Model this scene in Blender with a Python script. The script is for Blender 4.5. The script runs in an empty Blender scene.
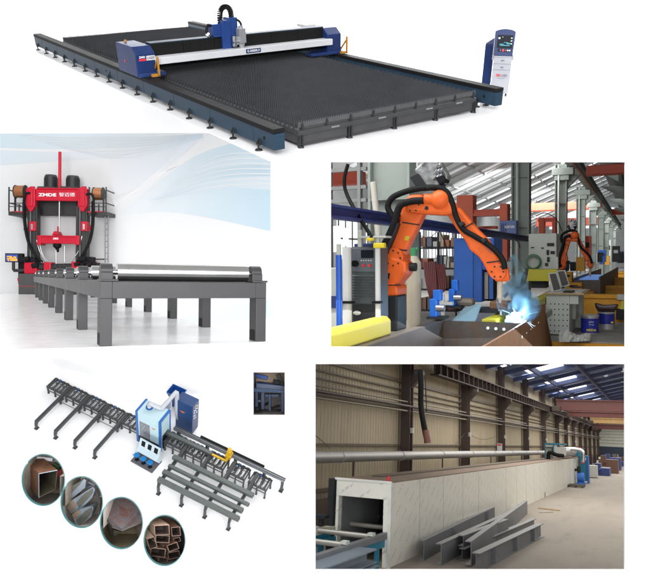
import bpy, bmesh, math, random
from mathutils import Vector, Matrix
from math import pi, sin, cos, radians
random.seed(7)
S = bpy.context.scene
COL = S.collection

# ------------------------------------------------------------------ camera, world, lamps, exposure
FPX, PCX, PCY, PAGE = 680.0, 324.5, 286.5, 17.0
cam = bpy.data.cameras.new('camera')
cam.sensor_width = 36.0
cam.lens = 36.0 * FPX / 649.0
cam.clip_start = 0.05
cam.clip_end = 2000
camo = bpy.data.objects.new('camera', cam)
COL.objects.link(camo)
camo.rotation_euler = (pi / 2, 0, 0)
S.camera = camo
S.view_settings.view_transform = 'Standard'
S.view_settings.look = 'None'
S.view_settings.exposure = 0
S.view_settings.gamma = 1
W = bpy.data.worlds.new('World')
S.world = W
W.use_nodes = True
nt = W.node_tree
bg = nt.nodes['Background']
tc = nt.nodes.new('ShaderNodeTexCoord')
sx = nt.nodes.new('ShaderNodeSeparateXYZ')
rp = nt.nodes.new('ShaderNodeValToRGB')
mr = nt.nodes.new('ShaderNodeMapRange')
mr.inputs[1].default_value = -1
mr.inputs[2].default_value = 1
nt.links.new(tc.outputs['Generated'], sx.inputs[0])
nt.links.new(sx.outputs[2], mr.inputs[0])
nt.links.new(mr.outputs[0], rp.inputs[0])
nt.links.new(rp.outputs[0], bg.inputs[0])
e = rp.color_ramp.elements
e[0].position, e[0].color = 0.15, (.75, .76, .78, 1)
e[1].position, e[1].color = 0.85, (1, 1, 1, 1)
q = e.new(0.40); q.color = (.6, .61, .63, 1)
q = e.new(0.48); q.color = (.16, .16, .17, 1)
q = e.new(0.55); q.color = (.2, .2, .21, 1)
q = e.new(0.62); q.color = (.85, .86, .87, 1)
bg.inputs[1].default_value = 0.68

def area(name, loc, target, size, power, sizey=None, col=(1, 1, 1)):
    l = bpy.data.lights.new(name, 'AREA')
    l.shape = 'RECTANGLE'
    l.size = size
    l.size_y = sizey or size
    l.energy = power
    l.color = col
    o = bpy.data.objects.new(name, l)
    COL.objects.link(o)
    o.location = loc
    o.rotation_euler = (Vector(target) - Vector(loc)).to_track_quat('-Z', 'Y').to_euler()
    return o
area('studio_key_lamp', (-9, 1, 16), (0, 15, 1), 9, 800)
area('studio_fill_lamp', (1, -9, 2.5), (0, 17, -1), 22, 6000, 10)
area('studio_low_fill', (0, 2, -15), (0, 17, -2), 16, 2900, 6)  # added from below to lift the shade beneath the plinths

# ------------------------------------------------------------------ frames: each group of machines stands in its own tilted frame
def pdir(u, v):
    return Vector(((u - PCX) / FPX, 1, -(v - PCY) / FPX))
class Frame:
    def __init__(s, R, t, sc):
        s.R = Matrix(R); s.t = Vector(t); s.s = sc
        s.M = Matrix.Translation(s.t * sc) @ (s.R * sc).to_4x4()
        s.Mi = s.R.transposed()
    def at(s, u, v, **k):
        D = s.Mi @ pdir(u, v); C = -(s.Mi @ s.t)
        (a, val), = k.items()
        i = 'xyz'.index(a)
        return C + D * ((val - C[i]) / D[i])
    def sub(s, base, rz):
        Q = Matrix.Rotation(rz, 3, 'Z')
        return Frame(s.R @ Q, s.R @ Vector(base) + s.t, s.s)
def on_row(fr, p, ax, v):                                # where the point p, moved along one axis, meets the sloping case floor or roof
    p = Vector(p); i = 'xyz'.index(ax); k = (PCY - v) / FPX; r = []
    for a in (0.0, 1.0):
        p[i] = a; w = fr.R @ p + fr.t; r.append(k * w.y - w.z)
    return -r[0] / (r[1] - r[0])
def room(vp, xv, h, sc):
    y = pdir(*vp).normalized()
    yv = PCY - (FPX ** 2 + (vp[0] - PCX) * (xv - PCX)) / (vp[1] - PCY)
    up = pdir(xv, yv).normalized()
    if up.z < 0: up = -up
    x = y.cross(up).normalized()
    up = x.cross(y)
    R = Matrix((x, y, up)).transposed()
    return Frame(R, R @ Vector((0, 0, -h)), sc)
FA = Frame([[0.8142350, -0.5805129, -0.0051141], [0.5117499, 0.7218908, -0.4658172], [0.2741047, 0.3766675, 0.8848662]], (-1.4300439, 19.5739343, 3.7466254), .385)
FB = Frame([[0.9049173, -0.4254104, 0.0122776], [0.4255460, 0.9048554, -0.0121349], [-0.0059471, 0.0162057, 0.9998510]], (-3.8255035, 11.5752510, -1.0212523), .385)
FE = Frame([[0.9058056, 0.3977176, 0.1460718], [-0.2159729, 0.7300219, -0.6484009], [-0.3645165, 0.5557776, 0.7471541]], (-26.4799530, 64.9748986, -10.1775636), .252)
FD = room((640, 254.7), 470, 1.7, 2.66)
FF = room((655, 447), 470, 2.9, 1.58)
FP = Frame(Matrix.Identity(3), (0, 0, 0), 1.0)          # the page itself
_u = FB.R.col[2]; _x = Vector((1, 0, 0)); _x = (_x - _u * _x.dot(_u)).normalized(); _y = _u.cross(_x)
FM = Frame(Matrix((_x, _y, _u)).transposed(), FB.t, .385)   # the portal machine faces the viewer

# ------------------------------------------------------------------ mesh builder
Z = Vector((0, 0, 1)); X = Vector((1, 0, 0)); Y = Vector((0, 1, 0))
def V(*a): return Vector(a)
class MB:
    def __init__(s): s.v = []; s.f = []; s.sm = []
    def add(s, vs, fs, smooth=False):
        n = len(s.v); s.v += [Vector(v) for v in vs]
        for f in fs: s.f.append([i + n for i in f]); s.sm.append(smooth)
        return s
    def box(s, a, b):
        x0, y0, z0 = [min(p, q) for p, q in zip(a, b)]; x1, y1, z1 = [max(p, q) for p, q in zip(a, b)]
        return s.add([(x0, y0, z0), (x1, y0, z0), (x1, y1, z0), (x0, y1, z0), (x0, y0, z1), (x1, y0, z1), (x1, y1, z1), (x0, y1, z1)],
                     [(0, 3, 2, 1), (4, 5, 6, 7), (0, 1, 5, 4), (1, 2, 6, 5), (2, 3, 7, 6), (3, 0, 4, 7)])
    def bar(s, p, q, w, h, up=Z):
        p, q = Vector(p), Vector(q); d = (q - p).normalized()
        sd = d.cross(Vector(up)).normalized() * (w / 2); u = sd.cross(d).normalized() * (h / 2)
        vs = []
        for c in (p, q): vs += [c - sd - u, c + sd - u, c + sd + u, c - sd + u]
        return s.add(vs, [(0, 1, 2, 3), (7, 6, 5, 4), (0, 4, 5, 1), (1, 5, 6, 2), (2, 6, 7, 3), (3, 7, 4, 0)])
    def prism(s, pts, vec):
        pts = [Vector(p) for p in pts]; n = len(pts); vec = Vector(vec)
        return s.add(pts + [p + vec for p in pts], [list(range(n))[::-1], [i + n for i in range(n)]] + [(i, (i + 1) % n, (i + 1) % n + n, i + n) for i in range(n)])
    def poly(s, pts):
        return s.add(pts, [list(range(len(pts)))])
    def cyl(s, p, q, r, r1=None, n=18, caps=True):
        p, q = Vector(p), Vector(q); r1 = r if r1 is None else r1
        d = (q - p).normalized(); a = d.orthogonal().normalized(); b = d.cross(a)
        vs = []
        for c, rr in ((p, r), (q, r1)):
            vs += [c + (a * cos(2 * pi * i / n) + b * sin(2 * pi * i / n)) * rr for i in range(n)]
        s.add(vs, [(i, (i + 1) % n, (i + 1) % n + n, i + n) for i in range(n)], True)
        if caps: s.add(vs[:n], [list(range(n))[::-1]]); s.add(vs[n:], [list(range(n))])
        return s
    def ring(s, c, axis, r0, r1, t, n=28):
        c = Vector(c); d = Vector(axis).normalized(); a = d.orthogonal().normalized(); b = d.cross(a); vs = []
        for rr, o in ((r0, 0), (r1, 0), (r1, t), (r0, t)):
            vs += [c + d * o + (a * cos(2 * pi * i / n) + b * sin(2 * pi * i / n)) * rr for i in range(n)]
        fs = []
        for k in range(4):
            for i in range(n): fs.append((k * n + i, k * n + (i + 1) % n, ((k + 1) % 4) * n + (i + 1) % n, ((k + 1) % 4) * n + i))
        return s.add(vs, fs, False)
    def tube(s, pts, r, n=8, caps=True, rr=None):
        pts = [Vector(p) for p in pts]; m = len(pts); vs = []; a = None
        for k in range(m):
            t = (pts[min(k + 1, m - 1)] - pts[max(k - 1, 0)]).normalized()
            if a is None: a = t.orthogonal().normalized()
            a = (a - t * a.dot(t)).normalized(); b = t.cross(a); R = rr[k] if rr else r
            vs += [pts[k] + (a * cos(2 * pi * i / n) + b * sin(2 * pi * i / n)) * R for i in range(n)]
        fs = [(k * n + i, k * n + (i + 1) % n, (k + 1) * n + (i + 1) % n, (k + 1) * n + i) for k in range(m - 1) for i in range(n)]
        s.add(vs, fs, True)
        if caps: s.add(vs[:n], [list(range(n))[::-1]]); s.add(vs[-n:], [list(range(n))])
        return s
    def ball(s, c, r, n=14, sc=(1, 1, 1)):
        c = Vector(c); m = n // 2; vs = [c + Vector((0, 0, r * sc[2]))]
        for k in range(1, m):
            th = pi * k / m
            vs += [c + Vector((r * sc[0] * sin(th) * cos(2 * pi * i / n), r * sc[1] * sin(th) * sin(2 * pi * i / n), r * sc[2] * cos(th))) for i in range(n)]
        vs.append(c - Vector((0, 0, r * sc[2]))); L = len(vs) - 1
        fs = [(0, 1 + i, 1 + (i + 1) % n) for i in range(n)] + [(L, L - n + (i + 1) % n, L - n + i) for i in range(n)]
        for k in range(m - 2):
            fs += [(1 + k * n + i, 1 + (k + 1) * n + i, 1 + (k + 1) * n + (i + 1) % n, 1 + k * n + (i + 1) % n) for i in range(n)]
        return s.add(vs, fs, True)
    def ibeam(s, p, q, h, w, tf, tw, up=Z):
        p, q = Vector(p), Vector(q); d = (q - p).normalized(); sd = d.cross(Vector(up)).normalized(); u = sd.cross(d)
        o = [(-w, 0), (w, 0), (w, tf), (tw, tf), (tw, h - tf), (w, h - tf), (w, h), (-w, h), (-w, h - tf), (-tw, h - tf), (-tw, tf), (-w, tf)]
        return s.prism([p + sd * (a / 2 if abs(a) != tw else a / 2) + u * b for a, b in o], q - p)
    def chan(s, p, q, h, w, t, up=Z, flip=1):
        p, q = Vector(p), Vector(q); d = (q - p).normalized(); sd = d.cross(Vector(up)).normalized() * flip; u = sd.cross(d) * flip
        o = [(0, 0), (w, 0), (w, t), (t, t), (t, h - t), (w, h - t), (w, h), (0, h)]
        return s.prism([p + sd * a + u * b for a, b in o], q - p)
def cr(pts, k=6):
    P = [Vector(p) for p in pts]; P = [P[0] * 2 - P[1]] + P + [P[-1] * 2 - P[-2]]; out = []
    for i in range(1, len(P) - 2):
        for j in range(k):
            t = j / k
            out.append(.5 * ((2 * P[i]) + (P[i + 1] - P[i - 1]) * t + (2 * P[i - 1] - 5 * P[i] + 4 * P[i + 1] - P[i + 2]) * t * t + (3 * P[i] - P[i - 1] - 3 * P[i + 1] + P[i + 2]) * t ** 3))
    out.append(P[-2]); return out

# ------------------------------------------------------------------ objects
BASE = {}
def mesh_of(name, mb, m, off):
    me = bpy.data.meshes.new(name)
    me.from_pydata([tuple(v - off) for v in mb.v], [], mb.f)
    me.polygons.foreach_set('use_smooth', mb.sm)
    b = bmesh.new(); b.from_mesh(me); bmesh.ops.recalc_face_normals(b, faces=b.faces[:]); b.to_mesh(me); b.free()
    for x in (m if isinstance(m, (list, tuple)) else [m]): me.materials.append(x)
    return me
def tag(o, label, cat, group=None, kind=None):
    if label: o['label'] = label
    if cat: o['category'] = cat
    if group: o['group'] = group
    if kind: o['kind'] = kind
    return o
def bev(o, w, seg=2):
    if w:
        b = o.modifiers.new('edge', 'BEVEL'); b.width = w; b.segments = seg; b.limit_method = 'ANGLE'; b.angle_limit = radians(40)
def thing(fr, name, label, cat, base, group=None):
    o = bpy.data.objects.new(name, None); o.empty_display_size = .1; COL.objects.link(o)
    base = Vector(base); o.matrix_world = fr.M @ Matrix.Translation(base); BASE[o.name] = base
    return tag(o, label, cat, group)
def part(T, name, mb, m, bevel=0, label=None):
    base = BASE[T.name]
    o = bpy.data.objects.new(name, mesh_of(name, mb, m, base)); COL.objects.link(o); o.parent = T; BASE[o.name] = base
    if label: o['label'] = label
    bev(o, bevel); return o
def single(fr, name, label, cat, mb, m, base=None, group=None, bevel=0, kind=None):
    if base is None:
        lo = [min(v[i] for v in mb.v) for i in range(3)]; hi = [max(v[i] for v in mb.v) for i in range(3)]
        base = V((lo[0] + hi[0]) / 2, (lo[1] + hi[1]) / 2, lo[2])
    base = Vector(base)
    o = bpy.data.objects.new(name, mesh_of(name, mb, m, base)); COL.objects.link(o); o.matrix_world = fr.M @ Matrix.Translation(base); BASE[o.name] = base
    bev(o, bevel); return tag(o, label, cat, group, kind)
def structure(fr, name, mb, m): return single(fr, name, None, None, mb, m, base=(0, 0, 0), kind='structure')
def dup(T, fr, base, label=None, group=None, rz=0):
    c = T.copy(); COL.objects.link(c); base = Vector(base)
    c.matrix_world = fr.M @ Matrix.Translation(base) @ Matrix.Rotation(rz, 4, 'Z')
    if label: c['label'] = label
    if group: c['group'] = group
    for ch in T.children:
        d = ch.copy(); COL.objects.link(d); d.parent = c
        for g in ch.children:
            h = g.copy(); COL.objects.link(h); h.parent = d
    return c
def text_mb(txt, org, xd, ud, size, depth=.004, width=None, align='CENTER', bold=0.0):
    cu = bpy.data.curves.new('t', 'FONT'); cu.body = txt; cu.align_x = align; cu.align_y = 'CENTER'; cu.size = 1; cu.offset = bold; cu.resolution_u = 3
    ob = bpy.data.objects.new('t', cu); COL.objects.link(ob); bpy.context.view_layer.update()
    me = bpy.data.meshes.new_from_object(ob.evaluated_get(bpy.context.evaluated_depsgraph_get()))
    org, xd, ud = Vector(org), Vector(xd).normalized(), Vector(ud).normalized(); nd = xd.cross(ud)
    xs = [v.co.x for v in me.vertices] or [0]; kx = size
    if width: kx = width / max(1e-6, max(xs) - min(xs))
    mb = MB(); mb.add([org + xd * (v.co.x * kx) + ud * (v.co.y * size) + nd * depth for v in me.vertices], [list(p.vertices) for p in me.polygons])
    bpy.data.objects.remove(ob); bpy.data.curves.remove(cu); bpy.data.meshes.remove(me)
    return mb

# ------------------------------------------------------------------ materials
def mat(name, col, rough=.5, metal=0.0, var=.12, scale=2.0, bump=0.0, bscale=40.0, col2=None, mix=(.45, .6), mscale=None, spec=.5, stretch=None, alpha=None):
    m = bpy.data.materials.new(name); m.use_nodes = True; t = m.node_tree; N = t.nodes; L = t.links
    b = N['Principled BSDF']; b.inputs['Roughness'].default_value = rough; b.inputs['Metallic'].default_value = metal
    b.inputs['Specular IOR Level'].default_value = spec
    tcn = N.new('ShaderNodeTexCoord'); src = tcn.outputs['Object']
    if stretch:
        mp = N.new('ShaderNodeMapping'); mp.inputs['Scale'].default_value = stretch; L.new(src, mp.inputs[0]); src = mp.outputs[0]
    nz = N.new('ShaderNodeTexNoise'); nz.inputs['Scale'].default_value = scale; nz.inputs['Detail'].default_value = 6; nz.inputs['Roughness'].default_value = .65
    L.new(src, nz.inputs['Vector'])
    rpn = N.new('ShaderNodeValToRGB'); L.new(nz.outputs[0], rpn.inputs[0])
    ee = rpn.color_ramp.elements; ee[0].position, ee[1].position = .3, .7
    ee[0].color = tuple(c * (1 - var) for c in col) + (1,); ee[1].color = tuple(min(1, c * (1 + var)) for c in col) + (1,)
    out = rpn.outputs[0]
    if col2:
        n2 = N.new('ShaderNodeTexNoise'); n2.inputs['Scale'].default_value = mscale or scale * 2.3; n2.inputs['Detail'].default_value = 8; n2.inputs['Roughness'].default_value = .7
        L.new(src, n2.inputs['Vector'])
        r2 = N.new('ShaderNodeValToRGB'); L.new(n2.outputs[0], r2.inputs[0]); r2.color_ramp.elements[0].position, r2.color_ramp.elements[1].position = mix
        mx = N.new('ShaderNodeMix'); mx.data_type = 'RGBA'; L.new(r2.outputs[0], mx.inputs[0]); L.new(out, mx.inputs[6]); mx.inputs[7].default_value = tuple(col2) + (1,)
        out = mx.outputs[2]
    L.new(out, b.inputs['Base Color'])
    rr = N.new('ShaderNodeMapRange'); rr.inputs[3].default_value = max(.02, rough - .08); rr.inputs[4].default_value = min(1, rough + .1); L.new(nz.outputs[0], rr.inputs[0]); L.new(rr.outputs[0], b.inputs['Roughness'])
    if bump:
        n3 = N.new('ShaderNodeTexNoise'); n3.inputs['Scale'].default_value = bscale; n3.inputs['Detail'].default_value = 4; L.new(src, n3.inputs['Vector'])
        bp = N.new('ShaderNodeBump'); bp.inputs['Strength'].default_value = bump; bp.inputs['Distance'].default_value = .02; L.new(n3.outputs[0], bp.inputs['Height']); L.new(bp.outputs[0], b.inputs['Normal'])
    if alpha is not None: b.inputs['Alpha'].default_value = alpha
    return m
def emit(name, col, st):
    m = bpy.data.materials.new(name); m.use_nodes = True; t = m.node_tree; b = t.nodes['Principled BSDF']
    b.inputs['Base Color'].default_value = tuple(col) + (1,); b.inputs['Emission Color'].default_value = tuple(col) + (1,); b.inputs['Emission Strength'].default_value = st
    return m
WHITE = mat('white_board', (.88, .88, .88), .6, var=.01, spec=.2)
SLAB = mat('white_acrylic', (.86, .86, .87), .22, var=.01, spec=.35)
BLACK = mat('black_rubber', (.009, .009, .01), .6, spec=.15)
DARK = mat('dark_steel', (.022, .023, .025), .5, var=.2, spec=.3)
GREYM = mat('grey_enamel', (.026, .026, .028), .45, var=.06)
SILV = mat('brushed_steel', (.62, .63, .65), .3, 1.0, var=.08, scale=6)
CHROME = mat('polished_steel', (.46, .46, .45), .22, 1.0, var=.05)
WPAINT = mat('white_paint', (.6, .61, .64), .35, var=.03)
RED = mat('red_enamel', (.5, .007, .027), .35, var=.06, spec=.3)
NAVY = mat('navy_paint', (.01, .026, .105), .38, var=.08, spec=.25)
SBLUE = mat('steel_blue_paint', (.017, .039, .066), .45, var=.15, spec=.3)
ORANGE = mat('amber_paint', (.42, .19, .02), .45, var=.08)
COPPER = mat('copper_wire', (.42, .19, .09), .35, .85, var=.2, stretch=(1, 1, 30))
TXTW = mat('white_print', (.85, .85, .87), .5, var=.02)
TXTR = mat('red_print', (.7, .02, .03), .5, var=.02)
TXTG = mat('grey_print', (.16, .16, .19), .5, var=.02)
SCREEN = mat('dark_screen', (.008, .011, .016), .4, var=.3, spec=.1)

# ------------------------------------------------------------------ the page: a board with openings; the two workshops and the small views lie behind it
def PX(u, v, y=PAGE): return V((u - PCX) * y / FPX, y, -(v - PCY) * y / FPX)
OVALS = [(43.2, 480, 21, 25.2), (81.6, 502.3, 20.6, 25.1), (121.3, 523.2, 20.9, 25.4), (164.4, 540.6, 20.4, 24.8)]
def page():
    cu = bpy.data.curves.new('b', 'CURVE'); cu.dimensions = '2D'; cu.fill_mode = 'BOTH'; cu.extrude = .03
    k = PAGE / FPX
    def loop(pts):
        sp = cu.splines.new('POLY'); sp.points.add(len(pts) - 1); sp.use_cyclic_u = True
        for i, (u, v) in enumerate(pts): sp.points[i].co = ((u - PCX) * k, -(v - PCY) * k, 0, 1)
    loop([(-330, -260), (980, -260), (980, 830), (-330, 830)])
    for a, b, c, d in ((331, 162, 625.5, 346.8), (315.5, 364, 625, 570), (253.3, 372.3, 284.8, 415.2)): loop([(a, b), (c, b), (c, d), (a, d)])
    for a, b, rx, ry in OVALS: loop([(a + rx * cos(2 * pi * i / 64), b + ry * sin(2 * pi * i / 64)) for i in range(64)])
    ob = bpy.data.objects.new('b', cu); COL.objects.link(ob); bpy.context.view_layer.update()
    me = bpy.data.meshes.new_from_object(ob.evaluated_get(bpy.context.evaluated_depsgraph_get()))
    mb = MB(); mb.add([(v.co.x, PAGE + .03 - v.co.z, v.co.y) for v in me.vertices], [list(p.vertices) for p in me.polygons])
    bpy.data.objects.remove(ob); bpy.data.curves.remove(cu)
    return structure(FP, 'backdrop', mb, WHITE)
page()
# ================================================================== flatbed cutting machine on white acrylic
AX0, AL = 9.214, 25.0
mb = MB(); mb.prism([(-.32, -.22, -.03), (13.0, -.22, -.03), (13.0, 26.2, -.03), (-.32, 26.2, -.03)], (0, 0, .03))
single(FA, 'display_plinth', 'white acrylic sheet under the long blue and black cutting machine', 'plinth', mb, SLAB, base=(6, 12, -.03))
def rail(x, label):
    T = thing(FA, 'guide_rail', label, 'rail', (x + .18, AL / 2, 0), 'rails of the cutting machine')
    m = MB(); m.box((x, 0, .163), (x + .353, AL, .63))
    for k in range(9):                                               # weld seams and panel joints
        m.box((x - .006, 1.2 + k * 2.8, .17), (x + .002, 1.225 + k * 2.8, .62))
    part(T, 'beam', m, SBLUE, .012)
    m = MB(); m.box((x - .026, .01, .633), (x + .379, AL - .01, .773))
    part(T, 'rail_cover', m, BLACK, .02)
    m = MB(); m.box((x + .05, -.012, .25), (x + .3, .004, .55)); part(T, 'end_plate', m, SBLUE, .01)
    for y in (.55, 13.3, 13.75):
        m = MB(); m.cyl((x - .012, y, .42), (x + .02, y, .42), .05 if y < 1 else .04); part(T, 'bolt_hole', m, BLACK)
    for i in range(16):
        y = .8 + (AL - 1.4) * i / 15
        m = MB()
        m.cyl((x - .06, y, 0), (x - .06, y, .035), .12, .1); m.cyl((x - .06, y, .03), (x - .06, y, .2), .03)
        m.prism([(x - .1, y - .09, .17), (x - .1, y + .09, .17), (x - .1, y + .09, .2), (x - .1, y - .09, .2)], (.25, 0, 0))
        for s in (-.07, .055): m.prism([(x, y + s, .2), (x - .1, y + s, .2), (x, y + s, .36)], (0, .015, 0))
        m.cyl((x + .42, y, 0), (x + .42, y, .035), .12, .1); m.cyl((x + .42, y, .03), (x + .42, y, .2), .03)
        m.box((x + .34, y - .09, .17), (x + .47, y + .09, .2))
        part(T, 'levelling_foot', m, DARK)
    return T
rail(0, 'long blue guide rail with black cover nearest the viewer, on many small feet')
rail(AX0, 'long blue guide rail with black cover on the far side beside the control console')

T = thing(FA, 'cutting_table', 'wide dark grey slatted cutting table between the two blue rails', 'cutting table', (4.74, 11.7, 0))
tx0, tx1, ty0, ty1 = 1.02, 8.47, .28, 23.2
def slat(m, y, zb, zs, zt, n, am=.036):                              # one folded slat with a row of points along its top
    dx = (tx1 - tx0) / n; vs = []; fs = []
    for k in range(n):
        x = tx0 + k * dx; i = len(vs)
        vs += [(x, y, zb), (x + dx * .5, y - am, zb), (x + dx * .5, y - am, zt), (x, y, zs), (x + dx, y, zb), (x + dx, y, zs)]; fs += [(i, i + 1, i + 2, i + 3), (i + 1, i + 4, i + 5, i + 2)]
    m.add(vs, fs)
m = MB(); rows = 92
for r in range(1, rows): slat(m, ty0 + .02 + (ty1 - ty0 - .1) * r / (rows - 1), .56, .66, .76, 100)
for r in range(1, rows):
    y = ty0 + .02 + (ty1 - ty0 - .1) * r / (rows - 1)
    for x in (tx0, tx1): m.prism([(x - .012, y - .03, .5), (x + .012, y - .03, .5), (x + .012, y - .03, .66), (x, y - .03, .725), (x - .012, y - .03, .66)], (0, .045, 0))
part(T, 'slat_grid', m, mat('slat_steel', (.05, .052, .057), .45, .2, var=.1, scale=1.2, spec=.25))
m = MB(); slat(m, ty0 + .02, .6, .725, .79, 88, .004); slat(m, ty0 + .045, .6, .725, .79, 88, .004); part(T, 'front_comb', m, mat('comb_steel', (.085, .086, .09), .45, .3))
m = MB()
m.box((tx0 + .02, ty0 + .06, .5), (tx0 + .04, ty1, .56)); m.box((tx1 - .03, ty0 + .06, .5), (tx1, ty1, .6)); m.box((tx0 + .05, ty0 + .12, .5), (tx1 - .05, ty0 + .14, .6))  # front strip is pale, standing for light seen in the gap
part(T, 'slat_rack', m, mat('rack_steel', (.16, .162, .165), .45, .3, var=.15), .006)
for k in range(9):
    x = tx0 + .1 + k * (tx1 - tx0 - .25) / 8
    m = MB(); m.prism([(x, ty0 - .02, .5), (x + .07, ty0 - .02, .5), (x + .07, ty0 - .02, .68), (x + .035, ty0 - .02, .74), (x, ty0 - .02, .68)], (0, .035, 0)); part(T, 'slat_post', m, DARK)
m = MB(); m.box((tx0 + .1, ty0 + .35, .2), (tx1 - .1, ty1 - .1, .48)); part(T, 'slag_tray', m, DARK)
m = MB(); m.box((tx0 - .02, ty0 - .03, .375), (tx1 + .02, ty0 + .3, .515)); m.box((tx0 - .02, ty0 + .3, .375), (tx0 + .2, ty1, .515)); m.box((tx1 - .2, ty0 + .3, .375), (tx1 + .02, ty1, .515)); m.box((tx0 - .01, ty0 - .015, .35), (tx1 + .01, ty0 + .2, .38))
part(T, 'upper_frame', m, mat('frame_steel', (.055, .057, .06), .45, .3), .012)
m = MB()
for k in range(4):
    a = tx0 + .06 + k * (tx1 - tx0) / 4
    m.box((a, ty0, .09), (a + (tx1 - tx0) / 4 - .12, ty0 + .05, .36)); m.box((a, ty0 - .03, .085), (a + (tx1 - tx0) / 4 - .12, ty0 + .05, .11))
m.box((tx0 + .02, ty0 + .1, .1), (tx0 + .06, ty1, .36))
part(T, 'lower_frame', m, mat('lower_steel', (.06, .06, .063), .45, .3), .01)
for k in range(5):
    for y in (ty0, ty0 + 5.7, ty0 + 11.4, ty0 + 17, ty1 - .2):
        x = tx0 + k * (tx1 - tx0 - .12) / 4
        m = MB(); m.box((x, y - .045, .03), (x + .05, y + .09, .375)); m.box((x + .09, y - .045, .03), (x + .14, y + .09, .375)); m.cyl((x + .07, y, 0), (x + .07, y, .05), .1, .08, 12)
        part(T, 'leg', m, DARK)
m = MB()
for x in (2.2, 4.05, 6.1, 7.5): m.box((x, ty0 - .036, .425), (x + .3, ty0 - .028, .475))
part(T, 'rating_plate', m, mat('plate_metal', (.25, .25, .26), .4, .3))

T = thing(FA, 'gantry', 'blue gantry with black bellows and a white beam spanning the slatted table', 'gantry', (4.6, 9.6, .78))
m = MB(); nb = 6
for k in range(nb):
    a = .6 + k * (8.75 - .6) / nb; m.box((a, 9.86, 1.0), (a + (8.75 - .6) / nb - .012, 10.4, 1.9))
part(T, 'bellows', m, mat('bellows_rubber', (.008, .008, .008), .55, var=.3, stretch=(30, 1, 1), spec=.15), .02)
m = MB(); m.box((.6, 9.9, 1.9), (8.75, 10.36, 1.93)); part(T, 'top_strip', m, SBLUE)
m = MB(); m.box((.56, 9.32, 1.21), (8.86, 9.84, 1.462)); part(T, 'white_beam', m, WPAINT, .015)
tagp = MB(); tagp.box((4.45, 9.312, 1.255), (5.15, 9.322, 1.425)); tp = part(T, 'model_plate', tagp, NAVY)
part(tp, 'lettering', text_mb('G-30050LX', (4.8, 9.31, 1.34), X, Z, .13, width=.6, bold=.02), TXTW)
for x0, x1 in ((-.2, .58), (8.7, 9.46)):
    m = MB(); m.prism([(x0, 9.5, .8), (x0, 9.5, 1.62), (x0, 9.85, 1.87), (x0, 11.5, 1.87), (x0, 11.5, .8)], (x1 - x0, 0, 0))
    c = part(T, 'end_carriage', m, NAVY, .03)
    m = MB(); m.box((x0 + .05, 9.45, .775), (x1 + (.35 if x0 < 1 else 0), 9.95, .92)) if x0 < 1 else m.box((x0 - .9, 9.45, .775), (x1 - .1, 9.95, .9))
    part(c, 'carriage_shoe', m, mat('shoe_blue', (.012, .033, .13), .4), .02)
    m = MB(); m.cyl((x0 - .012, 10.7, 1.25), (x0 + .02, 10.7, 1.25), .05); part(c, 'warning_lamp', m, TXTR)
    bx = x1 - .08 if x0 < 1 else x1 + .06
    m = MB(); m.box((bx, 9.16, .8), (bx + .07, 9.24, 1.52)); m.box((bx, 9.16, .8), (bx + .07, 9.9, .88)); m.bar((bx + .035, 9.2, 1.4), (bx + .035, 9.75, .84), .06, .07)
    m.box((bx - .25, 9.2, .8), (bx, 9.34, .9))
    part(c, 'bumper', m, ORANGE, .008)
    m = MB(); m.cyl((x0 + .3, 11.2, 1.87), (x0 + .3, 11.2, 1.95), .05); part(c, 'beacon', m, ORANGE)
    if x0 < 1:
        m = MB(); m.box((x0 + .12, 9.492, 1.38), (x0 + .4, 9.5, 1.45)); part(c, 'red_badge', m, TXTR)
        part(c, 'lettering', text_mb('ZMD', (x0 + .25, 9.49, 1.51), X, Z, .1, width=.24, bold=.02), TXTW)
        m = MB(); m.box((x0 + .42, 9.492, 1.38), (x0 + .76, 9.5, 1.55)); part(c, 'white_badge', m, WPAINT)
        part(c, 'lettering', text_mb('LASER', (x0 + .59, 9.485, 1.465), X, Z, .13, width=.3, bold=.02), TXTG)
m = MB(); m.box((8.2, 10.5, 1.86), (8.75, 11.2, 1.98)); part(T, 'top_box', m, WPAINT, .01)
m = MB(); m.box((3.62, 9.7, 1.28), (4.02, 9.86, 2.55)); m.box((3.3, 9.78, 1.93), (4.5, 10.42, 2.0)); m.box((3.25, 9.8, 2.0), (3.8, 10.3, 2.42)); m.box((4.0, 9.8, 2.0), (4.4, 10.3, 2.62))
hd = part(T, 'cutting_head', m, mat('head_blue', (.012, .045, .19), .35), .02)
m = MB(); m.box((4.25, 9.42, 1.66), (4.55, 9.72, 2.22)); m.cyl((4.4, 9.57, 1.35), (4.4, 9.57, 1.66), .06, .14); m.cyl((4.4, 9.57, 2.22), (4.4, 9.57, 2.32), .1); m.box((4.1, 9.5, 1.6), (4.26, 9.7, 1.9))
part(hd, 'laser_nozzle', m, mat('nozzle_metal', (.4, .41, .43), .3, .5), .015)
m = MB(); m.cyl((4.06, 9.55, 1.55), (4.06, 9.55, 1.95), .1); m.cyl((3.96, 9.5, 1.72), (4.3, 9.5, 1.72), .06); part(hd, 'sensor', m, SILV)
m = MB(); m.tube(cr([(4.5, 9.75, 2.2), (4.52, 9.75, 2.36), (4.42, 9.8, 2.5), (4.2, 9.9, 2.55), (4.0, 9.9, 2.5)]), .05); part(hd, 'hose', m, BLACK); m = MB(); m.tube(cr([(3.3, 10, 2.36), (3.1, 9.9, 2.38), (2.98, 9.8, 2.25), (2.98, 9.75, 2.06)]), .055); part(hd, 'hose', m, BLACK)
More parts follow.
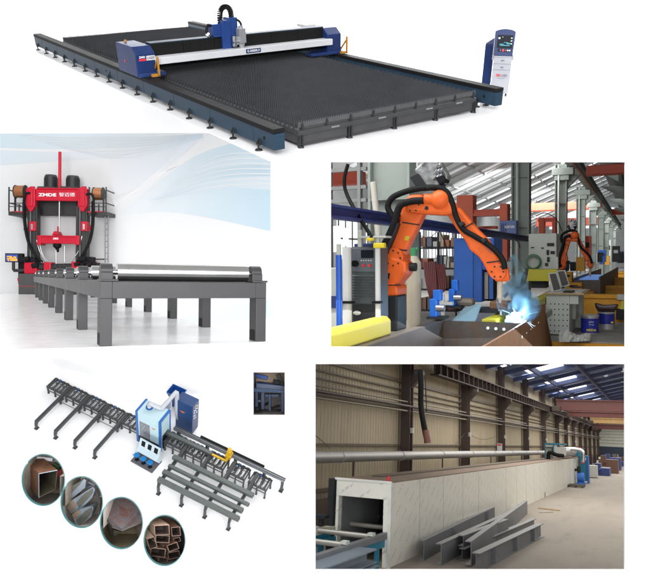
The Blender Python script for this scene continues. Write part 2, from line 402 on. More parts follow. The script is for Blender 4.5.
m = MB(); pts = cr([(3.72, 10.0, 2.4), (3.72, 10.0, 2.75), (3.8, 10.0, 2.95), (3.98, 10.0, 3.03), (4.16, 10.0, 2.95), (4.23, 10.0, 2.75), (4.23, 10.0, 2.5)], 4)
for a, b in zip(pts, pts[1:]): m.bar(a, a + (b - a) * .86, .2, .14, up=Y)
part(T, 'cable_chain', m, BLACK, .01)
m = MB(); m.cyl((2.95, 9.75, 2.0), (3.05, 9.75, 2.1), .09); part(T, 'gas_valve', m, SILV)

C = FA.sub((11.4, 1.75, 0), radians(-50))
T = thing(C, 'control_console', 'white and navy control console with a tilted screen standing behind the rail end', 'control console', (0, 0, 0))
m = MB(); m.prism([(-.34, -.28, .1), (-.34, .3, .1), (-.34, .34, 1.55), (-.34, -.3, 1.55)], (.68, 0, 0)); m.box((-.4, -.2, 1.32), (-.34, .1, 1.5)); m.box((.34, -.2, 1.32), (.4, .1, 1.5)); m.prism([(-.4, .0, 1.5), (-.4, .3, 1.5), (-.4, .55, 2.3), (-.4, .42, 2.32)], (.06, 0, 0))
part(T, 'body', m, mat('console_white', (.4, .41, .45), .35, var=.02), .02)
tl = V(0, .22, 1).normalized()
def cp(x, h): return V(x, -.33, 1.5) + tl * h
arc = [cp(.37 * cos(pi * (1 - i / 12)), .84 + .12 * sin(pi * i / 12)) for i in range(13)]
m = MB(); m.prism([cp(-.34, 0), *arc, cp(.34, 0)], V(0, .22, -.04)); hp = part(T, 'head_panel', m, NAVY, .02)
n_ = V(0, -1, .22).normalized() * .012
m = MB(); m.prism([cp(-.27, .28) + n_, cp(.29, .28) + n_, cp(.29, .74) + n_, cp(-.27, .74) + n_], -n_ * .8); sc_ = part(hp, 'screen', m, SCREEN)
n2 = n_ * 1.35
m = MB()
for a, b, c, d in ((-.16, .36, .2, .39), (-.18, .4, -.02, .43), (.08, .42, .2, .47), (-.02, .47, .12, .49)): m.prism([cp(a, b) + n2, cp(c, b) + n2, cp(c, d) + n2, cp(a, d) + n2], -n_ * .2)
part(hp, 'screen_graphic', m, emit('screen_teal', (.02, .22, .28), .35))
m = MB()
for a, b, c, d in ((-.24, .6, -.17, .66), (-.1, .66, -.07, .68), (.22, .42, .27, .46), (.22, .52, .27, .56), (.22, .62, .27, .66)): m.prism([cp(a, b) + n2, cp(c, b) + n2, cp(c, d) + n2, cp(a, d) + n2], -n_ * .2)
part(hp, 'screen_icon', m, emit('screen_white', (.5, .55, .55), .4))
m = MB(); m.prism([cp(-.22, .15) + n_, cp(.28, .15) + n_, cp(.28, .25) + n_, cp(-.22, .25) + n_], -n_ * .8); part(hp, 'key_strip', m, SCREEN)
for k, (x, mm) in enumerate(((-.12, TXTG), (-.02, TXTR), (.08, TXTG), (.15, TXTW), (.22, TXTW))):
    m = MB(); c0 = cp(x, .2) + n_; m.cyl(c0, c0 + n_ * 1.5, .045 if k == 1 else .028, n=12); part(hp, 'button', m, mm)
for z in (1.33, 1.08):
    m = MB(); m.box((-.05, -.315, z - .02), (.06, -.29, z + .02)); part(T, 'drawer_handle', m, TXTG)
m = MB()
for z in (1.44, 1.2, .98): m.box((-.33, -.304, z), (.33, -.296, z + .008))
part(T, 'drawer_gap', m, TXTG)
part(T, 'lettering', text_mb('ZMD', (-.1, -.31, .78), X, Z, .13, width=.17, bold=.02), TXTR)
part(T, 'lettering', text_mb('LASER', (.12, -.31, .78), X, Z, .12, width=.22, bold=.01), TXTG)
part(T, 'lettering', text_mb('www.laser', (.02, -.31, .68), X, Z, .05, width=.3), TXTG)
m = MB(); m.box((-.72, .55, .25), (-.38, .95, 1.75)); m.prism([(-.72, .55, 1.75), (-.38, .55, 1.75), (-.38, .95, 1.95), (-.72, .95, 1.75)], (0, .01, .05)); part(T, 'side_cabinet', m, NAVY, .03)
for x in (-.26, .26):
    for y in (-.2, .24):
        m = MB(); m.cyl((x - .03, y, .05), (x + .03, y, .05), .05); m.box((x - .03, y - .03, .06), (x + .03, y + .03, .11)); part(T, 'caster', m, BLACK)

# ================================================================== printed card with pale blue swooshes behind the red machine
yc = PAGE - .012
m = MB(); m.prism([PX(0, 133.3, yc), PX(270.6, 133.3, yc), PX(270.6, 346.6, yc), PX(0, 346.6, yc)], (0, .01, 0))
T = single(FP, 'backdrop_card', 'flat white card printed with pale blue swooshes behind the red machine', 'backdrop card', m, mat('card_white', (.64, .645, .65), .6, var=.01, spec=.1), base=PX(135, 346.6, yc))
def wave(name, pts_top, pts_bot, mt, k):
    y = yc - .0012 * k
    a = [PX(u, v, y) for u, v in cr3(pts_top)]; b = [PX(u, v, y) for u, v in cr3(pts_bot)]
    n = len(a); mm = MB(); mm.add(a + b, [(i, i + 1, n + i + 1, n + i) for i in range(n - 1)]); part(T, name, mm, mt)
def cr3(p): return [(q.x, q.y) for q in cr([(a, b, 0) for a, b in p], 10)]
def fade(name, c0, c1, pu, pv):                       # printed tint that runs from c0 to c1 across the card
    m = bpy.data.materials.new(name); m.use_nodes = True; t = m.node_tree; N = t.nodes; L = t.links; b = N['Principled BSDF']; b.inputs['Roughness'].default_value = .6; b.inputs['Specular IOR Level'].default_value = .1
    a = N.new('ShaderNodeTexCoord'); mp = N.new('ShaderNodeMapping'); g = N.new('ShaderNodeTexGradient'); r = N.new('ShaderNodeValToRGB')
    r.color_ramp.elements[0].color = tuple(c0) + (1,); r.color_ramp.elements[1].color = tuple(c1) + (1,)
    P0, P1 = PX(*pu) - BASE[T.name], PX(*pv) - BASE[T.name]; d = P1 - P0; L2 = d.length
    ang = math.atan2(d.z, d.x); mp.vector_type = 'TEXTURE'; mp.inputs['Location'].default_value = P0; mp.inputs['Rotation'].default_value = (0, -ang, 0); mp.inputs['Scale'].default_value = (L2, L2, L2)
    L.new(a.outputs['Object'], mp.inputs[0]); L.new(mp.outputs[0], g.inputs[0]); L.new(g.outputs[0], r.inputs[0]); L.new(r.outputs[0], b.inputs['Base Color']); return m
cw = (0.636, 0.645, 0.654)
wave('printed_wave', [(0, 133.5), (90, 133.5), (180, 133.5), (270.4, 133.5)], [(0, 148), (70, 149), (150, 146), (270.4, 140)], fade('w1', (0.482, 0.568, 0.619), cw, (0, 133), (215, 150)), 1)
wave('printed_wave', [(0, 150), (60, 152), (120, 150), (170, 142)], [(0, 165), (60, 161), (120, 156), (170, 143)], fade('w2', (0.533, 0.593, 0.636), cw, (20, 150), (150, 165)), 2)
wave('printed_wave', [(118, 214), (160, 180), (205, 152), (270.4, 133.6)], [(118, 216), (165, 212), (215, 219), (270.4, 231)], fade('w3', cw, (0.430, 0.542, 0.611), (112, 212), (262, 190)), 3)
wave('printed_wave', [(150, 200), (190, 186), (230, 178), (270.4, 176)], [(150, 201), (190, 194), (230, 188), (270.4, 190)], fade('w4', (0.499, 0.568, 0.619), (0.533, 0.593, 0.636), (150, 200), (270, 180)), 4)
wave('printed_wave', [(170, 180), (205, 163), (240, 154), (270.4, 152)], [(170, 181), (205, 172), (240, 166), (270.4, 166)], fade('w5', (0.542, 0.602, 0.636), (0.482, 0.568, 0.628), (170, 180), (270, 155)), 5)
wave('printed_wave', [(110, 160), (145, 150), (180, 140), (203, 134)], [(110, 200), (140, 186), (170, 165), (203, 136)], fade('w6', cw, (0.559, 0.593, 0.645), (110, 190), (180, 145)), 6)
wave('printed_wave', [(150, 330), (200, 312), (240, 304), (270.4, 299)], [(150, 334), (200, 326), (240, 320), (270.4, 318)], fade('w7', cw, (0.464, 0.568, 0.636), (160, 322), (268, 306)), 2)
m = MB()
for k in range(13):
    p = cr([(104 + k * 3, 212 - k * 1.5, 0), (140 + k * 2.2, 186 - k * 1.2, 0), (170 + k * 1.6, 160, 0), (190 + k * 1.2, 134, 0)], 8)
    for a, b in zip(p, p[1:]):
        A_, B_ = PX(a.x, a.y, yc - .009), PX(b.x, b.y, yc - .009); m.poly([A_, B_, B_ + V(0, 0, .006), A_ + V(0, 0, .006)])
part(T, 'printed_line', m, WHITE)
for k in range(7):
    wave('printed_wave', [(20 + k * 8, 134 + k * 2.4), (80 + k * 6, 137 + k * 3.4), (150, 137 + k * 2.6), (203, 134 + k * .5)], [(20 + k * 8, 134.8 + k * 2.4), (80 + k * 6, 137.9 + k * 3.4), (150, 138 + k * 2.6), (203, 134.5 + k * .5)], fade('line_a%d' % k, (.6, .63, .65), (.5, .58, .64), (20, 140), (200, 140)), 8)
    wave('printed_wave', [(150 + k * 4, 206 - k * 4), (195 + k * 2, 190 - k * 5), (235, 184 - k * 5.2), (270.4, 183 - k * 5)], [(150 + k * 4, 206.6 - k * 4), (195 + k * 2, 191 - k * 5), (235, 185.4 - k * 5.2), (270.4, 184.6 - k * 5)], fade('line_b%d' % k, (.56, .62, .65), (.6, .63, .65), (150, 190), (270, 180)), 8)

# ================================================================== roller conveyor leading to the red portal machine
m = MB(); m.prism([(-2.6, -.08, -.03), (3.06, -.08, -.03), (3.1, 29, -.03), (6.5, 36, -.03), (6.5, 40, -.03), (-4, 40, -.03), (-4, 24, -.03)], (0, 0, .03))
single(FB, 'display_plinth', 'white acrylic sheet under the grey roller conveyor and the red machine', 'plinth', m, SLAB, base=(0, 20, -.03))
T = thing(FB, 'roller_conveyor', 'long grey roller conveyor with polished rollers leading to the red machine', 'conveyor', (1.5, 14, 0))
Wc, zt, zu, wl = 3.0, 1.11, .817, .2
CY = [0, 3.8, 7.3, 11.0, 14.9, 18.8, 22.8, 26.8]
m = MB(); m.box((0, 0, zu), (wl, 29.5, zt)); m.box((Wc - wl, 0, zu), (Wc, 29.5, zt)); m.box((wl, 0, zu), (Wc - wl, .39, zt))
for y in CY[1:]: m.box((wl, y, zu), (Wc - wl, y + .39, zt - .02))
part(T, 'frame', m, GREYM, .008)
for y in CY:
    for x in (0, Wc - wl):
        m = MB(); m.box((x, y, 0), (x + wl, y + .386, zu)); lg = part(T, 'leg', m, GREYM, .008)
        m = MB(); m.box((x - .004, y + .05, .02), (x + .01, y + .33, .22)); part(lg, 'foot_slot', m, BLACK)
for y in CY + [1.9, 5.5]:
    if y in (1.9, 5.5): continue
    yy = y + .22
    m = MB(); m.cyl((.3, yy, 1.272), (2.68, yy, 1.272), .155, n=40); m.cyl((.05, yy, 1.272), (2.95, yy, 1.272), .045, n=16); r_ = part(T, 'roller', m, CHROME)
    for x in (.02, 2.74):
        m = MB(); pts = [(x, yy + a, b) for a, b in ((-.17, 1.112), (.17, 1.112), (.17, 1.26))] + [(x, yy + .15 * cos(i * pi / 10), 1.28 + .14 * sin(i * pi / 10)) for i in range(11)] + [(x, yy - .17, 1.26)]
        m.prism(pts, (.2, 0, 0)); m.box((x - .02, yy - .24, 1.112), (x + .28, yy + .24, 1.15)); part(r_, 'bearing_block', m, GREYM, .01)
    if y:
        m = MB(); m.cyl((-.02, yy, 1.27), (.36, yy, 1.27), .06, n=14); m.cyl((.28, yy, 1.27), (.4, yy, 1.27), .12, n=18); part(r_, 'drive_collar', m, SILV)

c = 31.0
def B(u, v, dy=0): return FM.at(u, v, y=c + dy)
def bb(mb_, u0, v0, u1, v1, y0, y1):
    a, b = B(u0, v0, y0), B(u1, v1, y0); return mb_.box((a.x, c + y0, a.z), (b.x, c + y1, b.z))
T = thing(FM, 'portal_machine', 'tall red and dark grey portal welding machine with two motors and copper spools', 'welding machine', B(60, 296))
CG = mat('column_grey', (.021, .02, .021), .5, var=.1)
for u0, u1 in ((27.3, 36.6), (75.8, 86.6)):
    m = MB(); bb(m, u0, 206, u1, 284, -.05, .5); bb(m, u0 + 2, 208, u1 - 2, 262, -.1, .0); part(T, 'column', m, CG, .03)
    m = MB(); a = B((u0 + u1) / 2 - .5, 264); b = B((u0 + u1) / 2 - .5, 206); m.cyl((a.x, c - .12, a.z), (b.x, c - .12, b.z), .09); part(T, 'guide_rod', m, mat('guide_steel', (.07, .07, .073), .35, .5))
m = MB(); bb(m, 35, 188.8, 81, 201, -.2, .2); bb(m, 36, 187.6, 80, 189.4, -.26, .25); yk = part(T, 'crosshead', m, RED, .05)
part(yk, 'lettering', text_mb('ZMDE', (B(48.8, 195).x, c - .215, B(0 + 48.8, 195.4).z), X, Z, .26, width=1.12, bold=.035), TXTW)
part(yk, 'lettering', text_mb('智迈德', (B(68.3, 195).x, c - .215, B(68.3, 195.3).z), X, Z, .26, width=.98, bold=.0), TXTW)
for u0, u1 in ((28.2, 37.3), (79.6, 88.8)):
    um = (u0 + u1) / 2
    m = MB(); pr = [B(u0, 189.5), B(um, 187), B(u1, 189.5), B(u1, 206), B(um + 1, 212), B(um - 1, 212), B(u0, 206)]
    m.prism([(p.x, c - .35, p.z) for p in pr], (0, .42, 0)); m.prism([(B(um, 190).x - .15, c - .42, B(um, 190).z), (B(um, 190).x + .15, c - .42, B(um, 190).z), (B(um, 190).x + .15, c - .42, B(um, 207).z), (B(um, 190).x - .15, c - .42, B(um, 207).z)], (0, .1, 0))
    m.cyl((B(um, 190).x, c, B(um, 188).z), (B(um, 190).x, c, B(um, 186.6).z), .14); part(yk, 'end_cap', m, RED, .04)
for u0, u1, v0 in ((39, 51.3, 172.8), (61.3, 74, 173.8)):
    a = B((u0 + u1) / 2, v0); b = B((u0 + u1) / 2, 187); r = (B(u1, 180).x - B(u0, 180).x) / 2
    m = MB(); m.cyl((a.x, c + .9, b.z), (a.x, c + .9, a.z - .12), r, n=28); m.cyl((a.x, c + .9, a.z - .12), (a.x, c + .9, a.z), r * 1.02, r * .85, n=28)
    for k in range(18):
        q_ = 2 * pi * k / 18; m.bar((a.x + cos(q_) * r, c + .9 + sin(q_) * r, b.z), (a.x + cos(q_) * r, c + .9 + sin(q_) * r, a.z - .2), .04, .06, up=(cos(q_), sin(q_), 0))
    mo = part(T, 'motor', m, CG)
    m = MB(); bb(m, u0 - 2, 186.2, u1 + 2.5, 201, .2, 1.6); part(mo, 'gearbox', m, CG, .04)
    m = MB(); q_ = B((u0 + u1) / 2 + 1, 188.3); m.cyl((q_.x, c + .21, q_.z), (q_.x, c + .15, q_.z), .07, n=10); part(mo, 'plug', m, RED)
m = MB(); a, b = B(58.1, 151), B(58.1, 189); m.cyl((a.x, c + .3, b.z), (a.x, c + .3, a.z), .095); part(T, 'lifting_rod', m, RED)
m = MB(); a, b = B(57.6, 190), B(57.6, 236); m.cyl((a.x, c + .3, b.z), (a.x, c + .3, a.z), .045, n=10); part(T, 'screw_rod', m, SILV)
m = MB(); bb(m, 37, 199, 76, 215.5, .9, 2.2); part(T, 'rear_panel', m, CG, .03)
for u0, u1, s in ((8.3, 28, 1), (88.5, 107, -1)):
    m = MB(); bb(m, u0, 211.5, u1, 215.5, -.1, 2.0); pl = part(T, 'platform', m, CG, .01)
    m = MB(); a, b = B(u0 + (1 if s > 0 else 0), 211.3), B(u1, 213.2); m.prism([(a.x, c - .14, a.z), (b.x, c - .14, a.z), (b.x, c - .14, b.z) if s > 0 else (a.x, c - .14, b.z)], (0, .04, 0)); part(pl, 'kick_plate', m, RED)
    m = MB()
    for u in (u0 + .6, (u0 + u1) / 2 + 1, u1 - 1):
        for yy in (0, 1.9): a = B(u, 211.5); b = B(u, 187 if u in (u0 + .6, u1 - 1) else 204); m.box((a.x - .035, c + yy - .03, a.z), (a.x + .035, c + yy + .03, b.z))
    for v in (203, 206.5): a = B(u0 + .6, v); b = B(u1 - 1, v); m.box((a.x, c - .02, a.z - .025), (b.x, c + .02, a.z + .025))
    uo = u0 + .6 if s > 0 else u1 - 1; a = B(uo, 190); m.box((a.x - .03, c, a.z - .03), (a.x + .03, c + 1.9, a.z + .03)); a = B(uo, 203); m.box((a.x - .03, c, a.z - .03), (a.x + .03, c + 1.9, a.z + .03))
    part(pl, 'railing', m, CG)
for u0, u1, v0, v1 in ((13.2, 23.8, 184.8, 197.3), (92.2, 102, 187, 199.5)):
    a, b = B(u0, (v0 + v1) / 2), B(u1, (v0 + v1) / 2); r = (B(0, v0).z - B(0, v1).z) / 2
    m = MB()
    for x in (a.x, b.x - .04): m.ring((x, c + .3, a.z), X, r * .2, r * 1.08, .04)
    m.cyl((a.x, c + .3, a.z), (b.x, c + .3, b.z), r * .25, n=14)
    sp = part(T, 'wire_spool', m, CG)
    m = MB(); m.cyl((a.x + .04, c + .3, a.z), (b.x - .04, c + .3, a.z), r * .95, n=28)
    for k in range(8): x = a.x + .06 + k * (b.x - a.x - .12) / 8; m.ring((x, c + .3, a.z), X, r * .9, r * .99, .045)
    part(sp, 'copper_coil', m, COPPER)
    m = MB(); m.box((a.x - .03, c + .2, B(0, 211.5).z), (a.x + .02, c + .4, a.z)); m.box((b.x - .02, c + .2, B(0, 211.5).z), (b.x + .03, c + .4, a.z)); part(sp, 'spool_stand', m, CG)
for u0, u1 in ((28.8, 35.2), (80.8, 87)):
    m = MB(); bb(m, u0, 221.3, u1, 231, -.25, .2); k_ = part(T, 'slide_block', m, RED, .03)
    m = MB(); bb(m, u0 + 2, 223.8, u1 - 2.4, 229.5, -.28, -.2); part(k_, 'inset_plate', m, SILV)
    m = MB(); u = u0 - 4 if u0 < 50 else u1 + 4; a = B(u, 228.5); m.cyl((a.x, c, a.z - .12), (a.x, c, a.z + .2), .07); m.box((min(a.x, B((u0 + u1) / 2, 0).x), c + .02, a.z - .04), (max(a.x, B((u0 + u1) / 2, 0).x), c + .1, a.z + .04)); part(k_, 'limit_switch', m, CG if u0 < 50 else RED)
m = MB(); bb(m, 37.5, 236.3, 78.3, 243.8, -.35, .35); bb(m, 36.8, 235.3, 40.5, 245, -.4, .4); bb(m, 75, 235.3, 79, 245, -.4, .4); bb(m, 40, 235.2, 76, 237, -.42, .42)
a, b, d_, e_ = B(54, 235.4), B(61, 235.4), B(59, 231.5), B(56, 231.5); m.prism([(q_.x, c - .35, q_.z) for q_ in (a, b, d_, e_)], (0, .7, 0)); bb(m, 56.9, 226, 58.3, 232, -.06, .06)
lb = part(T, 'press_beam', m, RED, .03)
part(lb, 'lettering', text_mb('ZMDE', (B(58, 239).x, c - .37, B(58, 239).z), X, Z, .15, width=.33, bold=.04), TXTW)
m = MB(); q_ = B(57.3, 244); e_ = B(57.3, 252); m.cyl((q_.x, c, q_.z), (q_.x, c, q_.z - .18), .25); m.cyl((q_.x, c, q_.z - .18), (q_.x, c, q_.z - .28), .25, .12); m.cyl((q_.x, c, q_.z - .28), (q_.x, c, e_.z), .11); part(T, 'press_nozzle', m, BLACK)
m = MB()
for u in (102.6, 105.6):
    a, b = B(u, 262.5), B(u, 212); m.cyl((a.x, c + .5, a.z), (b.x, c + .5, b.z), .05, n=8)
for k in range(8):
    v = 217 + k * 6; a, b = B(102.6, v), B(105.6, v); m.cyl((a.x, c + .5, a.z), (b.x, c + .5, b.z), .03, n=6)
ld = part(T, 'ladder', m, mat('galvanised', (.25, .25, .26), .4, .7))
m = MB(); a, b = B(86, 259), B(103, 259); m.cyl((a.x, c + .5, a.z), (b.x, c + .5, b.z), .04, n=8); part(T, 'ladder_strut', m, CG)
for pts in ([(30, 193), (25.5, 194), (23.6, 204), (24.3, 222), (27.5, 240), (33, 252), (41, 261)], [(86, 194.5), (91, 194), (93.6, 200), (93.4, 222), (91, 238), (86, 250), (78, 261)]):
    m = MB(); m.tube(cr([B(u, v, -.45) for u, v in pts]), .075); part(T, 'hose', m, BLACK); m = MB(); m.tube(cr([B(u + (1.6 if u < 50 else -1.6), v + 1, -.3) for u, v in pts[2:]]), .045); part(T, 'hose', m, BLACK)
for pts in ([(36.5, 240), (40, 252), (46, 262)], [(38, 236), (42, 253), (49, 263)], [(82, 236), (79, 250), (71, 262)], [(56, 250), (56, 266)], [(64.5, 246), (64.5, 262)]):
    m = MB(); m.tube(cr([B(u, v, -.1) for u, v in pts]), .035); part(T, 'thin_line', m, SILV)
m = MB(); bb(m, 18.4, 273.6, 50, 296, -.9, .9); bb(m, 50, 274, 92, 296, -.5, .9); bs = part(T, 'base', m, mat('base_grey', (.05, .05, .05), .5), .03)
m = MB(); bb(m, 18.3, 286, 37, 286.6, -.905, -.89); part(bs, 'red_stripe', m, RED)
for r4 in ((24, 262.5, 36.5, 273.8, -.7, .6), (85, 261, 92.5, 270, -.3, .6), (37, 269, 47, 272.5, -.6, .4), (62, 264, 70, 267, .2, .6)):
    m = MB(); bb(m, *r4); part(T, 'jaw_base', m, RED, .03)
for u0, u1, v0, v1 in ((43.3, 50.6, 262, 272.3), (71.2, 78.2, 261.6, 270.2)):
    m = MB(); bb(m, u0, v0, u1, v1, -.8, .1); part(T, 'clamp_jaw', m, RED, .06)
for u0, u1, v0, v1 in ((25, 35, 257, 266), (82, 91, 256.6, 264), (36, 44, 263, 269), (78, 84, 262, 267.5), (90, 96, 262.5, 268)):
    m = MB(); bb(m, u0, v0, u1, v1, -.6, .3); a = B(u0 + 1, v0); b = B(u1 - 1, v0 + 2); m.cyl((a.x, c - .7, a.z - .2), (b.x, c - .7, b.z), .16); part(T, 'jaw_arm', m, BLACK, .04)
m = MB(); a, b = B(43, 267.5), B(78, 266.6); m.cyl((a.x, c - .5, a.z), (b.x, c - .5, b.z), .2, n=20)
for k in range(7): x = a.x + .2 + k * (b.x - a.x - .4) / 6; m.ring((x, c - .5, a.z), X, .1, .25, .08)
part(T, 'feed_roller', m, DARK)
m = MB(); bb(m, 18, 262, 24.5, 284, -.3, .5); part(T, 'side_housing', m, BLACK, .03)
m = MB(); q_ = B(20.5, 279.5, -.36); m.ring((q_.x, c - .36, q_.z), Y, .1, .2, .05); part(T, 'hand_wheel', m, RED)
m = MB(); q_ = B(90.5, 299); m.cyl((q_.x, c - 1.2, q_.z), (q_.x, c - .4, q_.z), .28, n=20); part(T, 'drive_wheel', m, RED)
m = MB(); a, b = B(5, 253.2, -.75), B(22.6, 262.3, -.75); m.box((a.x, c - .75, a.z), (b.x, c - .45, b.z)); sc_ = part(T, 'control_screen', m, BLACK, .02)
m = MB(); a, b = B(6.2, 254.3, -.75), B(17.8, 261.5, -.75); m.box((a.x, c - .765, a.z), (b.x, c - .745, b.z)); part(sc_, 'display', m, emit('lcd_blue', (.02, .05, .25), .5))
m = MB()
for u0, v0, u1, v1 in ((7, 256, 12, 257.3), (7, 258.2, 10, 259.5), (9.5, 257.3, 13.6, 258.4), (10.5, 258.6, 17.4, 261), (13.5, 256.5, 16.5, 258.2), (8, 259.8, 9.5, 261)): a, b = B(u0, v0, -.75), B(u1, v1, -.75); m.box((a.x, c - .772, a.z), (b.x, c - .766, b.z))
part(sc_, 'display_block', m, emit('lcd_amber', (.75, .3, .02), .6))
m = MB(); m.tube([B(13.5, 262, -.6), B(13.5, 269.5, -.6), B(14, 270.5, -.6), B(30, 270.5, -.6)], .1, n=8); part(sc_, 'screen_arm', m, CG)
# ================================================================== tube cutting line seen from above, bottom left
LG = mat('line_grey', (.038, .041, .044), .5, var=.1)
LGL = mat('line_light', (.26, .27, .28), .4, .4)
TUBE = mat('tube_steel', (.095, .108, .104), .42, .3, var=.1)
LBL = mat('cabin_blue', (.01, .1, .34), .4, var=.04)
CABW = mat('cabin_pale', (.42, .57, .62), .4, var=.03)
CBLU = mat('cabinet_blue', (.008, .038, .13), .4, var=.06)
m = MB(); m.prism([(-1, -4.9, -.02), (24.6, -4.9, -.02), (24.6, 6, -.02), (-1, 6, -.02)], (0, 0, .02))
single(FE, 'display_plinth', 'white acrylic sheet under the tube cutting line with blue cabin', 'plinth', m, SLAB, base=(12, 0, -.02))
def module(x0, w, h, d, label, group, nr=4):
    T = thing(FE, 'roller_bed', label, 'roller bed', (x0 + w / 2, d / 2, 0), group)
    m = MB()
    for y in (0, d - .12): m.box((x0, y, h - .2), (x0 + w, y + .12, h))
    m.box((x0, .12, h - .2), (x0 + .1, d - .12, h - .01)); m.box((x0 + w - .1, .12, h - .2), (x0 + w, d - .12, h - .01))
    m.box((x0 + .1, .02, h - .62), (x0 + w - .1, .08, h - .54)); m.box((x0 + .1, d - .08, h - .62), (x0 + w - .1, d - .02, h - .54))
    part(T, 'bed_frame', m, LG, .01)
    for x in (x0 + .04, x0 + w / 2 - .06, x0 + w - .16):
        for y in (0, d - .12):
            m = MB(); m.box((x, y, 0), (x + .12, y + .12, h - .2)); m.box((x - .03, y - .03, 0), (x + .15, y + .15, .04)); part(T, 'leg', m, LG)
    for k in range(nr):
        x = x0 + w * (k + .65) / (nr + .3)
        m = MB(); m.cyl((x, .14, h - .02), (x, d - .14, h - .02), .1, n=12); m.box((x - .13, .02, h - .02), (x + .13, .16, h + .12)); m.box((x - .13, d - .16, h - .02), (x + .13, d - .02, h + .12)); part(T, 'roller', m, LG)
        m = MB(); m.box((x + .13, .2, h - .09), (x + .19, d - .2, h - .05)); part(T, 'bright_strip', m, LGL)
    m = MB(); m.box((x0 + .7, d - .26, h + .12), (x0 + .86, d - .14, h + .2)); part(T, 'sensor', m, LBL)
    return T
ordn = ['farthest left', 'second from the left end', 'third from the left end', 'fourth from the left end', 'beside the blue cabin']
for i in range(5):
    module(i * 2.078, 1.8 if i < 4 else 2.0, 1.0, 1.255, 'grey infeed roller bed %s on the left side of the cabin' % ordn[i], 'infeed roller beds')
def arm(x, h, yo, y1, label, group, zt=None):
    T = thing(FE, 'transfer_arm', label, 'transfer arm', (x + .13, (yo + y1) / 2, 0), group)
    m = MB(); m.box((x, yo, h - .3), (x + .26, y1, h)); m.box((x + .09, yo + .2, h), (x + .17, y1, h + .03)); part(T, 'arm_beam', m, LG, .02)
    m = MB(); m.prism([(x + .02, yo - .12, h - .5), (x + .02, yo, h - .02), (x + .02, yo + .22, h - .1), (x + .02, yo + .12, h - .5)], (.22, 0, 0)); m.box((x + .03, yo - .12, .06), (x + .2, yo + .1, h - .45)); part(T, 'leg', m, LG, .02)
    m = MB(); m.box((x - .04, yo - .2, 0), (x + .28, yo + .16, .07)); part(T, 'foot_plate', m, LG)
    m = MB(); m.box((x - .06, -.7, h - .5), (x + .32, -.15, h - .25)); m.box((x + .02, -.5, 0), (x + .2, -.3, h - .3)); part(T, 'drive_box', m, LG, .03)
    return T
for i in range(4):
    arm(1.8 + i * 2.12, 1.036, -3.63, 1.2, ['grey transfer arm nearest the left end of the infeed beds', 'second grey transfer arm from the left end of the infeed', 'third grey transfer arm from the left end of the infeed', 'grey transfer arm nearest the cabin on its left side'][i], 'infeed transfer arms')
m = MB(); m.cyl((1.9, -.42, .34), (8.4, -.42, .34), .045, n=8); single(FE, 'drive_shaft', 'thin grey shaft joining the four infeed transfer arms', 'shaft', m, LGL)
ordn = ['beside the cabin', 'second after the cabin', 'in the middle of the outfeed', 'second from the right end', 'at the far right end']
for i in range(5):
    module(13.0 + i * 2.15, 1.85, 1.3, 1.255, 'grey outfeed roller bed %s behind the four long tubes' % ordn[i], 'outfeed roller beds')
for i in range(4):
    arm(15.02 + i * 2.3, 1.62, -3.97, 1.1, ['grey cross arm under the left ends of the tubes', 'second grey cross arm from the left under the tubes', 'third grey cross arm from the left under the tubes', 'grey cross arm under the right ends of the tubes'][i], 'outfeed cross arms')
for (a, b), lab in zip(((( 172.9, 456.9), (253.4, 496)), ((168.5, 465.4), (249, 505)), ((162.9, 471.9), (242.9, 511.2)), ((158.4, 478.8), (238.9, 520))),
        ('long grey square tube nearest the outfeed roller beds', 'thinner grey tube second from the outfeed roller beds', 'long grey square tube third from the outfeed roller beds', 'long grey square tube outermost on the cross arms')):
    p, q_ = FE.at(*a, z=1.82), FE.at(*b, z=1.82); y = (p.y + q_.y) / 2; w = .3 if 'thinner' in lab else .4
    m = MB(); m.bar((p.x, y, 1.62 + w / 2 + .04), (q_.x, y, 1.62 + w / 2 + .04), w, w); T = single(FE, 'steel_tube', lab, 'tube', m, TUBE, group='tubes on the cross arms', bevel=.05)
    m = MB(); m.box((q_.x, y - w * .34, 1.66 + w * .16), (q_.x + .006, y + w * .34, 1.66 + w * .84)); part(T, 'tube_end', m, BLACK)
p, q_ = FE.at(165.5, 432, z=1.62), FE.at(211.5, 454.5, z=1.62); y = (p.y + q_.y) / 2
m = MB(); m.bar((p.x - .8, y, 1.65), (q_.x, y, 1.65), .36, .4); single(FE, 'steel_tube', 'grey square tube lying on the outfeed beds and entering the blue cabin', 'tube', m, TUBE, bevel=.05)
# feed rail with cable chain and yellow gripper
T = thing(FE, 'feed_rail', 'light grey feed rail on posts behind the outfeed roller beds', 'feed rail', (19, 1.4, 0))
m = MB(); m.box((13.2, 1.26, 1.62), (24.5, 1.62, 1.87)); part(T, 'rail_beam', m, mat('rail_light', (.19, .205, .22), .4, .4), .02)
m = MB(); m.box((13.2, 1.3, 1.872), (24.5, 1.36, 1.92)); m.box((13.2, 1.5, 1.872), (24.5, 1.56, 1.92)); part(T, 'guide_strip', m, LG)
m = MB(); m.box((15.8, 1.63, 1.76), (22.3, 1.8, 1.98)); part(T, 'cable_chain', m, BLACK, .02)
for x in (13.6, 16.6, 19.5, 22.4, 24.2):
    m = MB(); m.box((x, 1.34, 0), (x + .22, 1.56, 1.62)); m.box((x - .08, 1.22, 0), (x + .3, 1.68, .08)); m.prism([(x, 1.25, 1.62), (x, 1.25, 1.4), (x, 1.4, 1.1), (x, 1.4, 1.62)], (.22, 0, 0)); part(T, 'post', m, LG)
YEL = mat('gripper_yellow', (.55, .33, .012), .4, var=.05)
